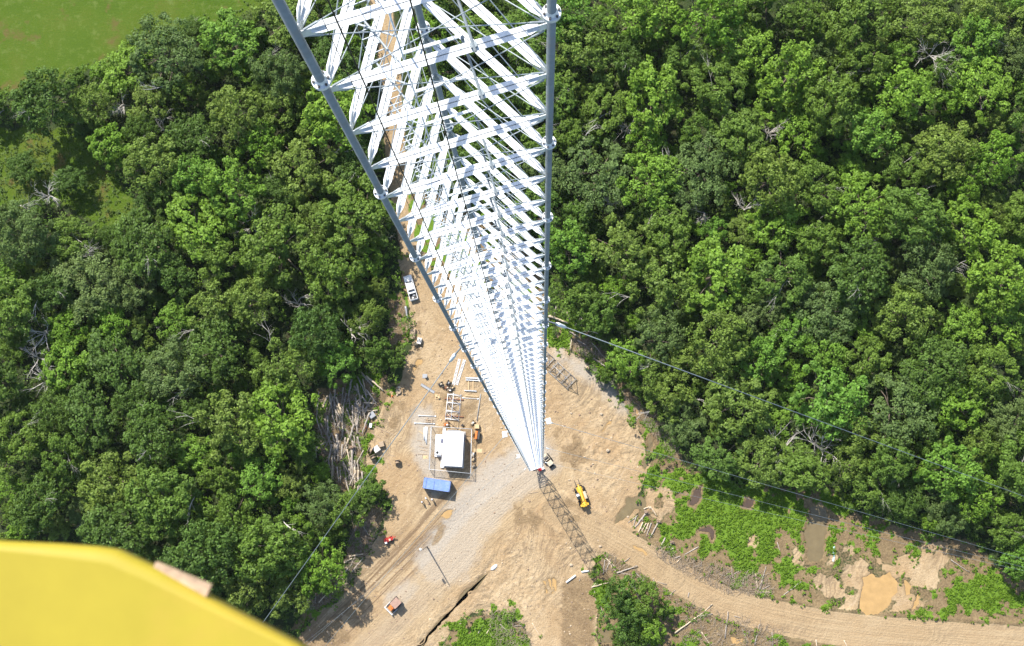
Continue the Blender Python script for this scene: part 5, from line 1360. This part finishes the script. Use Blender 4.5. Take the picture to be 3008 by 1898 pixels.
# cable ladders
for (a, b, lab) in (((1350, 1054), (1331, 1133), 'left one of two perforated grey cable ladders on the dirt'), ((1365, 1056), (1341, 1131), 'right one of two perforated grey cable ladders on the dirt')):
    pa, pb = G(*a), G(*b); L = math.hypot(pb[0]-pa[0], pb[1]-pa[1]); c = ((pa[0]+pb[0])/2, (pa[1]+pb[1])/2); hd = math.atan2(pb[1]-pa[1], pb[0]-pa[0])
    t = thing('cable_ladder', lab, 'ladder', (c[0], c[1], gz(*c)+.02), hd, 'cable ladders lying on the dirt')
    for s in (-1, 1): m = MB(); m.box((0, s*.26, .06), (L, .07, .12)); m.build('rail', 'galv', t)
    for k in range(int(L/.32)): m = MB(); m.box((-L/2+.2+k*.32, 0, .07), (.13, .44, .05)); m.build('rung', 'galv', t)
# silver pipe bundle left of the fence
for k, (a, b, lab) in enumerate((((1247, 1256), (1246, 1292), 'leftmost silver pipe in the bundle left of the fence'), ((1251, 1254), (1250, 1298), 'middle silver pipe in the bundle left of the fence'), ((1255, 1254), (1252, 1304), 'rightmost, longest silver pipe in the bundle left of fence'))):
    bar('steel_pipe', a, b, .26, .26, 'galv', lab, 'pipe', .02, 'silver pipe bundle', False, True)
# wooden cable reels
def reel(px, py, r, w, ang, lab, flat=False):
    x, y, z = at(px, py); t = thing('cable_reel', lab, 'cable reel', (x, y, z), ang, 'wooden cable reels on the site')
    q = (lambda v: (v[0], v[1], v[2])) if not flat else (lambda v: (v[0], v[2]-r, v[1]+w/2+.02))
    for s in (-1, 1):
        m = MB(); m.cyl(q((0, s*w/2, r)), q((0, s*(w/2-.06), r)), r, n=24); f = m.build('reel_flange', 'timber', t)
        h = MB(); h.cyl(q((0, s*(w/2+.012), r)), q((0, s*(w/2-.07), r)), r*.13, n=10); h.build('hub', 'dark', f)
    m = MB(); m.cyl(q((0, -w/2+.061, r)), q((0, w/2-.061, r)), r*.55, n=18); m.build('drum', 'timber', t)
    return t
reel(1089, 1322, .95, .85, 1.1, 'large wooden cable reel standing on edge beside the crates')
reel(1096, 1342, .8, .7, .5, 'large wooden cable reel just below the other reel and crates')
reel(1167, 1356, .75, .7, .15, 'small wooden cable reel standing alone left of the compound')
reel(1170, 1150, .62, .45, 0, 'wooden reel lying flat at the clearing edge with white top', True)
t = reel(1727, 1081, .85, .8, -.6, 'dark cable reel with tan drum by the right forest edge')
for c in t.children:
    if c.name.startswith('reel_flange'): c.data.materials[0] = M['dark']
# crates and boxes
def crate(px, py, d, mat, lab, cat='crate', rz=0., slats=True, name='crate', group=None, lid=None):
    x, y, z = at(px, py); t = thing(name, lab, cat, (x, y, z), rz, group)
    m = MB(); m.box((0, 0, d[2]/2+.08), (d[0]*.97, d[1]*.97, d[2]-.02)); m.build('box', mat, t)
    m = MB()
    if slats:
        for s in (-1, 1):
            m.box((s*d[0]*.44, 0, d[2]+.09), (d[0]*.1, d[1], .04)); m.box((s*d[0]*.42, 0, .04), (.1, d[1], .08))
            for e in (-1, 1): m.box((s*(d[0]/2), e*d[1]*.42, d[2]/2+.09), (.04, .1, d[2]))
        m.build('batten', mat, t)
    else: m.cbox((0, 0, d[2]+.10), (d[0]+.04, d[1]+.04, .07), .02); m.build('lid', lid or mat, t)
    return t
crate(1121, 1305, (1.15, 1.2, .9), 'timber', 'tan square wooden crate, right one near the cable reels', rz=.25, group='crates by the log pile')
crate(1107, 1319, (1.4, 1.4, 1.1), 'concrete', 'pale grey square crate between the reel and tan crate', rz=.6, group='crates by the log pile')
crate(1401, 1253, (1.05, 1.0, .8), 'plywood', 'plywood crate just above the orange compressor', rz=0)
crate(1093, 1219, (1.3, 1.3, .6), 'galv', 'silver metal box beside the log pile', 'box', .6, False, 'metal_box', None, 'grey')
crate(1089, 1250, (.55, .95, .45), 'blue', 'small pale blue box beside the log pile', 'box', -.15, False, 'metal_box', None, 'galv')
crate(1222, 1008, (.85, 1.0, .55), 'plywood', 'left pale stone-like block on the track below the pickup', 'block', .12, False, 'block', 'pale blocks below the pickup')
crate(1232, 1002, (1.0, 1.4, .8), 'concrete', 'right taller pale block on the track below the pickup', 'block', -.2, False, 'block', 'pale blocks below the pickup')
# stacked weathered boards behind the blocks
for k in range(5):
    x, y, z = at(1212+k*.1, 982); m = MB(); m.cbox((0, 0, .07), (2.6-.1*k, 1.35-.06*k, .14), .02)
    for q in range(4): m.box((0, -.5+q*.33, .145), (2.6-.1*k, .02, .012))
    tag(m.build('board', 'timber', None, False, loc=(x, y, z+.15*k), rz=1.45+.04*rnd.uniform(-1, 1)), ('bottom', 'second lowest', 'middle', 'second highest', 'topmost')[k]+' weathered board of the stack below the pickup', 'board', 'board stack below the pickup')
# white parts scattered
bar('drain_pipe', (1663, 1711), (1691, 1690), .42, .42, 'white', 'white drain pipe, lower left of two below the tower shadow', 'pipe', .0, 'white drain pipes', False, True)
bar('drain_pipe', (1708, 1680), (1730, 1677), .36, .36, 'white', 'shorter white drain pipe at the end of the tower shadow', 'pipe', .0, 'white drain pipes', False, True)
m = MB(); m.ball((0, 0, .1), .85, 14, 8, (1.1, .5, .35), .12); tag(m.build('sandbag', 'white', None, True, loc=at(1451, 1667), rz=.7), 'white sandbag at the ditch end beside the southwest road', 'sandbag')
m = MB(); m.prism([(-.3, -1.6), (.1, -1.7), (.35, -.6), (.2, .6), (.45, 1.6), (.1, 1.7), (-.15, .5), (0, -.6)], 0, .06); tag(m.build('plastic_sheet', 'tarp', None, False, loc=at(2448, 1627, None)), 'pale teal plastic strip lying right of the murky pond', 'sheet')
m = MB(); m.cyl((0, 0, 0), (0, 0, .45), .22, .27, 16); m.ring((0, 0), .29, .25, .42, .46); tag(m.build('bucket', 'yellow', None, False, loc=at(1803, 1719)), 'yellow bucket in the brush above the lone tree clump', 'bucket')
m = MB(); m.cyl((0, 0, 0), (0, 0, .3), .15, .18, 14); m.ring((0, 0), .2, .16, .28, .31); tag(m.build('bucket', 'white', None, False, loc=at(1799, 1728)), 'small white bucket just below the yellow bucket', 'bucket')
m = MB(); m.cyl((0, 0, 0), (0, 0, .9), .42, n=20); m.ring((0, 0), .45, .41, .3, .34); m.ring((0, 0), .45, .41, .6, .64); m.ring((0, 0), .44, .38, .88, .93); tag(m.build('drum', 'red', None, False, loc=at(1586, 1379)), 'red drum standing at the foot of the tower', 'drum')
m = MB(); m.cbox((0, 0, .3), (.7, .5, .6), .05); m.cbox((0, 0, .63), (.74, .54, .08), .02); tag(m.build('cooler_box', 'white', None, False, loc=at(1594, 1376), rz=.4), 'white cooler box right of the red drum at the tower foot', 'box')
m = MB(); m.cyl((0, 0, .06), (0, 0, .75), .36, n=18); m.box((-.25, .1, .03), (1.1, 1.0, .06)); tag(m.build('barrel', 'grey', None, False, loc=at(1251, 1106)), 'grey barrel on a white board near the leafy left edge', 'barrel')
# plywood sheets
for (px, py, w, h, rz, lab) in ((1404, 1324, 2.0, .95, -.02, 'plywood sheet on the dirt right of the fence'), (1249, 1343, 1.1, .75, .05, 'pale board lying left of the fence corner')):
    m = MB(); m.cbox((0, 0, .02), (w, h, .04), .01); m.box((0, 0, .045), (.08, h*.9, .02)); tag(m.build('plywood_sheet', 'plywood', None, False, loc=at(px, py, None), rz=rz), lab, 'plywood')
# orange compressor trailer
p = at(1401, 1279); t = thing('compressor', 'orange towable air compressor just outside the fence', 'compressor', p, PI/2-.12)
m = MB(); m.cbox((0, .12, .85), (1.9, .55, .9), .1); m.build('hood', 'orange', t)
m = MB(); m.cbox((0, -.42, .75), (1.8, .55, .7), .06); m.build('engine_housing', 'dark', t)
m = MB(); m.beam((-.9, -.1, .4), (-1.75, -.1, .4), .08, .08); m.build('drawbar', 'dark', t)
for s in (-1, 1): m = MB(); m.cyl((0, s*.72-.1, .32), (0, s*.72+.1, .32), .32, n=16); m.build('wheel', 'black', t, True)
# utility pole with lamp
bx, by = G(1254.5, 1606); t = thing('utility_pole', 'tall wooden lamp pole casting a long shadow over the dirt road', 'pole', (bx, by, 0))
m = MB(); m.tube([(0, 0, -.5), (0, 0, 10.2)], [.17, .11], 12); m.build('pole', 'timber', t, True)
m = MB(); m.tube([(0, 0, 9.3), (-.35, -.12, 9.4), (-.5, -.18, 9.35)], .04, 8); m.build('bracket', 'grey', t, True)
m = MB(); m.cyl((-.62, -.2, 8.6), (-.62, -.2, 9.45), .27, n=16); m.ball((-.62, -.2, 9.45), .27, 14, 6, (1, 1, .4)); m.build('transformer', 'white', t, True)
m = MB(); m.box((0, 0, 9.9), (.12, 1.1, .1), .5); m.build('cross_arm', 'timber', t)
# small powered tools in front of the spare section
def engine(px, py, rz, lab, c1, c2, s=1.0, grp='small engines by the spare section'):
    t = thing('engine', lab, 'engine', at(px, py), rz, grp)
    m = MB(); m.cbox((0, 0, .30*s), (.8*s, .5*s, .4*s), .05); m.cyl((-.2*s, .1*s, .5*s), (-.2*s, .1*s, .68*s), .13*s, n=12); m.build('block', c1, t)
    m = MB(); m.cbox((.2*s, -.08*s, .58*s), (.36*s, .26*s, .16*s), .04); m.build('fuel_tank', c2, t)
    m = MB()
    for y in (-.3, .3): m.tube([(-.5*s, y*s, .05), (-.5*s, y*s, .62*s), (.5*s, y*s, .62*s), (.5*s, y*s, .05)], .025, 6)
    m.build('frame', 'dark', t)
    m = MB(); m.cyl((.5*s, -.28*s, .18*s), (.5*s, -.36*s, .18*s), .18*s, n=12); m.cyl((.5*s, .28*s, .18*s), (.5*s, .36*s, .18*s), .18*s, n=12); m.build('wheel', 'black', t, True)
engine(1293, 1129, .5, 'leftmost dark engine of the tool heap above the spare section', 'dark', 'cream', 1.1); engine(1300, 1134, -.7, 'dark engine just right of the leftmost in the tool heap', 'black', 'dark', 1.0)
engine(1316, 1127, 1.0, 'black engine topmost in the tool heap above spare section', 'black', 'grey', 1.2); engine(1312, 1139, .3, 'tan engine in the middle of the tool heap', 'rust', 'cream', 1.1); engine(1327, 1141, .9, 'dark engine rightmost in the tool heap', 'dark', 'plywood', 1.1); engine(1320, 1146, 0, 'tan engine lowest in the tool heap', 'timber', 'white', 1.0)
engine(1311, 1247, .1, 'white and black machine with orange side above the shelter', 'orange', 'white', 1.2); engine(1388, 1243, .8, 'cream engine left of the plywood crate', 'cream', 'white', 1.0); engine(1359, 1249, -.8, 'small dark tool lying above the shelter roof', 'dark', 'dark', .7)
engine(1389, 1336, 1.4, 'white tank machine outside the right fence', 'cream', 'white', 1.2); engine(1390, 1350, 1.0, 'cream drum tool below the white tank machine outside fence', 'plywood', 'cream', 1.0); engine(1391, 1370, .5, 'tan tool lowest outside the right fence', 'cream', 'timber', .9)
# pallet of parts
x, y, z = at(1286, 1165); t = thing('pallet', 'wooden pallet below the grey steel channel', 'pallet', (x, y, z), .1)
for k in range(6): m = MB(); m.box((-.5+k*.2, 0, .13), (.13, 1.1, .025)); m.build('slat', 'plywood', t)
for k in (-1, 0, 1): m = MB(); m.box((0, k*.48, .06), (1.2, .1, .1)); m.build('runner', 'timber', t)
for k, (dx, dy, lab) in enumerate(((-.25, .2, 'left tan parts box on the wooden pallet'), (.22, -.15, 'right tan parts box on the wooden pallet'))):
    m = MB(); m.cbox((0, 0, .16), (.45, .6, .32), .03); m.box((0, 0, .325), (.46, .07, .012)); tag(m.build('parts_box', 'plywood', None, False, loc=(x+dx, y+dy, z+.145), rz=.1+k*.2), lab, 'box')
# white stump disc and blocks by the log pile, safety cones
for (px, py, r, lab) in ((1172, 1138, .3, 'fresh cut tan stump round at the clearing edge'), (1166, 1160, .2, 'small white cut round below the flat reel')):
    m = MB(); m.tube([(0, 0, 0), (0, 0, .3)], [r*1.1, r], 14); m.cyl((0, 0, .301), (0, 0, .315), r*.8, n=14); tag(m.build('wood_round', 'palewood', None, False, loc=at(px, py)), lab, 'wood round')
for (px, py, lab) in ((1073, 1257, 'orange traffic cone lying by the log pile'), (1152, 1164, 'orange traffic cone at the clearing edge by the flat reel')):
    m = MB(); m.cyl((0, 0, .04), (0, 0, .7), .2, .04, 14); m.box((0, 0, .02), (.45, .45, .04)); tag(m.build('traffic_cone', 'orange', None, False, loc=at(px, py)), lab, 'cone', 'orange cones')
# pale rocks on the churned ground
for i, (px, py, r, lab) in enumerate(((1786, 1323, .42, 'largest pale rock on the churned dirt right of tower'), (1767, 1216, .34, 'pale rock by the ruts near the clearing edge'), (1678, 1214, .25, 'small pale rock left in the churned dirt'), (1742, 1363, .2, 'small pale rock above the telehandler'), (1672, 1410, .22, 'tiny pale rock left of the telehandler forks'), (1910, 1492, .3, 'pale rock by the peeled poles'), (1845, 1518, .25, 'small white rock by the olive puddle'), (1678, 1660, .35, 'white rock at the end of the tower shadow'), (1763, 1605, .3, 'white rock beside the start of the east road'))):
    m = MB(); m.ball((0, 0, r*.4), r, 9, 6, (1.2, .9, .7), .18); tag(m.build('rock', 'stone', None, False, loc=at(px, py)), lab, 'rock', 'pale rocks on the dirt')

# ------------------------------------------------------------------ people
def skinned(name, joints, edges, mat, parent, sub=1, root=0):
    """joints: (x, y, z, radius); one continuous skin over the connected skeleton"""
    me = bpy.data.meshes.new(name); me.from_pydata([j[:3] for j in joints], edges, []); me.update()
    o = bpy.data.objects.new(name, me); COL.objects.link(o); o.parent = parent
    me.materials.append(M[mat])
    sk = o.modifiers.new('skin', 'SKIN'); sk.use_smooth_shade = True
    if not me.skin_vertices: me.attributes.new  # layer is created with the modifier below
    return o
def make_person(px, py, hd, lab, shirt, trousers, arm):
    x, y, z = at(px, py); t = thing('person', lab, 'person', (x, y, z), hd, 'people standing below the container')
    # x forward, y left; joints of the whole body, 1.76 m tall
    J = [(0, 0, .95, .135), (0, 0, 1.12, .125), (.01, 0, 1.32, .15), (.01, 0, 1.46, .10), (.02, 0, 1.52, .06), (.04, 0, 1.60, .085), (.04, 0, 1.68, .098), (.03, 0, 1.75, .06)]
    E = [(0, 1), (1, 2), (2, 3), (3, 4), (4, 5), (5, 6), (6, 7)]
    def add(a, j): J.append(j); E.append((a, len(J)-1)); return len(J)-1
    add(6, (.135, 0, 1.655, .018)); 
    for s in (-1, 1): add(6, (.04, s*.105, 1.66, .018))
    for s in (-1, 1):
        h = add(0, (0, s*.10, .90, .10)); k = add(h, (.03+.05*s, s*.12, .50, .065)); a = add(k, (-.02+.05*s, s*.13, .10, .045)); f = add(a, (.06+.05*s, s*.14, .05, .042)); add(f, (.17+.05*s, s*.15, .04, .035))
        sh_ = add(3, (0, s*.19, 1.42, .062)); e, w = arm(s)
        el = add(sh_, e+(.042,)); wr = add(el, w+(.028,)); d = (Vector(w)-Vector(e)).normalized()
        pm = add(wr, tuple(Vector(w)+d*.07)+(.030,))
        lat = d.cross(Vector((0, 0, 1))); lat = lat.normalized() if lat.length > .1 else Vector((1, 0, 0)); cu = Vector((.35, -.35*s, 0))
        for q, (o_, ln) in enumerate(((-.030, .070), (-.010, .082), (.010, .076), (.030, .058))):
            b0 = Vector(w)+d*.085+lat*o_; m1 = add(pm, tuple(b0+d*ln*.5)+(.0095,)); add(m1, tuple(b0+d*ln*.9+cu*.05)+(.008,))
        th = add(wr, tuple(Vector(w)+d*.045+lat*-.045)+(.011,)); add(th, tuple(Vector(w)+d*.085+lat*-.06)+(.009,))
    def body(name, joints, edges, mat):
        me = bpy.data.meshes.new(name); me.from_pydata([j[:3] for j in joints], edges, []); me.update()
        o = bpy.data.objects.new(name, me); COL.objects.link(o); o.parent = t; me.materials.append(M[mat])
        md = o.modifiers.new('skin', 'SKIN'); md.use_smooth_shade = True
        if len(me.skin_vertices) == 0:
            bpy.context.view_layer.objects.active = o
        lay = me.skin_vertices[0].data if len(me.skin_vertices) else None
        if lay:
            for v, j in zip(lay, joints): v.radius = (j[3], j[3])
            for v in lay: v.use_root = False
            lay[0].use_root = True
        sb = o.modifiers.new('sub', 'SUBSURF'); sb.levels = sb.render_levels = 1
        return o
    body('body', J, E, 'skin')
    e1, w1 = arm(1); e2, w2 = arm(-1); mid = lambda a, b, u: tuple(a[i]+(b[i]-a[i])*u for i in range(3))
    SJ = [(0, 0, 1.0, .155), (0, 0, 1.14, .145), (.01, 0, 1.32, .168), (.01, 0, 1.45, .115), (0, .19, 1.42, .078), mid((0, .19, 1.42), e1, .7)+(.07,), (0, -.19, 1.42, .078), mid((0, -.19, 1.42), e2, .7)+(.07,)]
    body('shirt', SJ, [(0, 1), (1, 2), (2, 3), (3, 4), (4, 5), (3, 6), (6, 7)], shirt)
    TJ = [(0, 0, .98, .15), (0, 0, .92, .145)]; TE = [(0, 1)]
    for s in (-1, 1): n = len(TJ); TJ += [(0, s*.10, .86, .115), (.03+.05*s, s*.12, .50, .085), (-.02+.05*s, s*.13, .11, .07)]; TE += [(1, n), (n, n+1), (n+1, n+2)]
    body('trousers', TJ, TE, trousers)
    m = MB(); m.ball((.035, 0, 1.70), .135, 14, 8, (1.08, .95, .72)); m.cyl((.05, 0, 1.69), (.05, 0, 1.705), .17, n=16); m.build('hard_hat', 'white', t, True)
    m = MB()
    for s in (-1, 1): m.ball((.128, s*.034, 1.675), .013, 8, 6); m.ball((.120, s*.0, 1.612), .022, 8, 5, (.4, 1, .3))
    m.build('eyes_and_mouth', 'dark', t)
    for s in (-1, 1): m = MB(); m.cbox((.08+.05*s, s*.145, .045), (.28, .10, .09), .03); m.build('boot', 'dark', t)
down = lambda s: ((-.03, s*.26, 1.14), (.06, s*.27, .90))
hips = lambda s: ((-.08, s*.36, 1.18), (.06, s*.20, 1.04))
cross = lambda s: ((.02, s*.29, 1.18), (.20, s*.08, 1.16))
make_person(1240.5, 1474.5, -.6, 'person in maroon shirt and white hard hat, leftmost of three below the container', 'shirtred', 'denim', down)
make_person(1253, 1464, -2.4, 'person in white shirt in the middle of three below the container', 'shirtwhite', 'khaki', hips)
make_person(1270.5, 1467.5, 2.9, 'person in white shirt and jeans, rightmost of three below the container', 'shirtwhite', 'denim', cross)
# ------------------------------------------------------------------ labels for the trees and logs
ORD = ['leftmost', 'second from left', 'third from left', 'fourth from left', 'fifth from left', 'sixth from left', 'seventh from left', 'eighth from left', 'ninth from left', 'tenth from left', 'eleventh from left', 'twelfth from left', 'thirteenth from left', 'fourteenth from left']
def zone(px, py):
    row = 'top' if py < 190 else 'upper' if py < 480 else 'upper middle' if py < 760 else 'middle' if py < 1040 else 'lower middle' if py < 1320 else 'lower' if py < 1600 else 'bottom'
    if px < 1250:
        c = 'far left' if px < 330 else 'left' if px < 660 else 'near left'
        if px > 930: return 'beside the tower clearing, %s left wood' % row
    else:
        c = 'near right' if px < 2000 else 'right' if px < 2480 else 'far right'
    return 'in the %s %s wood' % (row, c)
groups = {}
for it in ITEMS:
    o, sz, desc, px, py = it[:5]
    key = ((sz+' '+desc).strip(), ('in '+it[5]) if len(it) > 5 and not it[5].startswith('the track') else (zone(px, py) if len(it) == 5 else 'on '+it[5] if it[5].startswith('the track') else 'among '+it[5]))
    groups.setdefault(key, []).append((px, py, o))
for (d, zn), lst in groups.items():
    lst.sort(key=lambda e: e[0])
    n = len(lst)
    for i, (px, py, o) in enumerate(lst):
        if n == 1: o['label'] = '%s %s' % (d, zn)
        elif i == n-1: o['label'] = '%s, rightmost of %s, %s' % (d, ('two', 'three', 'four', 'five', 'six', 'seven', 'eight', 'nine', 'ten', 'eleven', 'twelve', 'thirteen', 'fourteen', 'fifteen')[min(n-2, 13)], zn)
        else: o['label'] = '%s, %s, %s' % (d, ORD[min(i, len(ORD)-1)], zn)

# ------------------------------------------------------------------ light, sky, camera
az = math.atan2(-.515, .857); el = math.radians(46)
sd_ = Vector((math.sin(az)*math.cos(el), math.cos(az)*math.cos(el), math.sin(el)))
sl = bpy.data.lights.new('sun', 'SUN'); sl.energy = 4.0; sl.angle = math.radians(.53); sl.color = (1.0, .955, .88)
so = bpy.data.objects.new('sun', sl); COL.objects.link(so); so.rotation_mode = 'QUATERNION'; so.rotation_quaternion = (-sd_).to_track_quat('-Z', 'Y'); so.location = sd_*500
w = bpy.data.worlds.new('World'); SC.world = w; w.use_nodes = True
nt = w.node_tree; nt.nodes.clear()
sk = nt.nodes.new('ShaderNodeTexSky'); sk.sky_type = 'NISHITA'; sk.sun_disc = False; sk.sun_elevation = el; sk.sun_rotation = az % (2*PI); sk.altitude = 100; sk.dust_density = 1.2
bg = nt.nodes.new('ShaderNodeBackground'); bg.inputs[1].default_value = .115
ow = nt.nodes.new('ShaderNodeOutputWorld'); nt.links.new(sk.outputs[0], bg.inputs[0]); nt.links.new(bg.outputs[0], ow.inputs[0])
hz_ = MB(); hz_.box((0, 0, (CAM_H+8-2.6)/2), (9000, 9000, CAM_H+8+2.6))
hm, hn = newmat('thin_air')
pv = hn.nodes.new('ShaderNodeVolumePrincipled'); pv.inputs['Color'].default_value = (.86, .93, 1, 1); pv.inputs['Density'].default_value = .00002
oo = hn.nodes.new('ShaderNodeOutputMaterial'); hn.links.new(pv.outputs[0], oo.inputs['Volume'])
ho = hz_.build('haze', hm); ho['kind'] = 'stuff'; ho['label'] = 'thin haze in the air over the woods'
cd_ = bpy.data.cameras.new('camera'); co_ = bpy.data.objects.new('camera', cd_); COL.objects.link(co_)
co_.matrix_world = Matrix.Translation((0, 0, CAM_H)) @ RCAM.to_4x4()
cd_.sensor_fit = 'HORIZONTAL'; cd_.sensor_width = 36; cd_.lens = 36*FPX/PW; cd_.clip_start = .1; cd_.clip_end = 12000
cd_.dof.use_dof = True; cd_.dof.focus_distance = 110; cd_.dof.aperture_fstop = 6.5
SC.camera = co_
vs_ = SC.view_settings; vs_.view_transform = 'Standard'; vs_.look = 'None'; vs_.exposure = 1.04; vs_.gamma = 1.0
SC.cycles.max_bounces = 6; SC.cycles.diffuse_bounces = 3; SC.cycles.glossy_bounces = 2; SC.cycles.transmission_bounces = 3
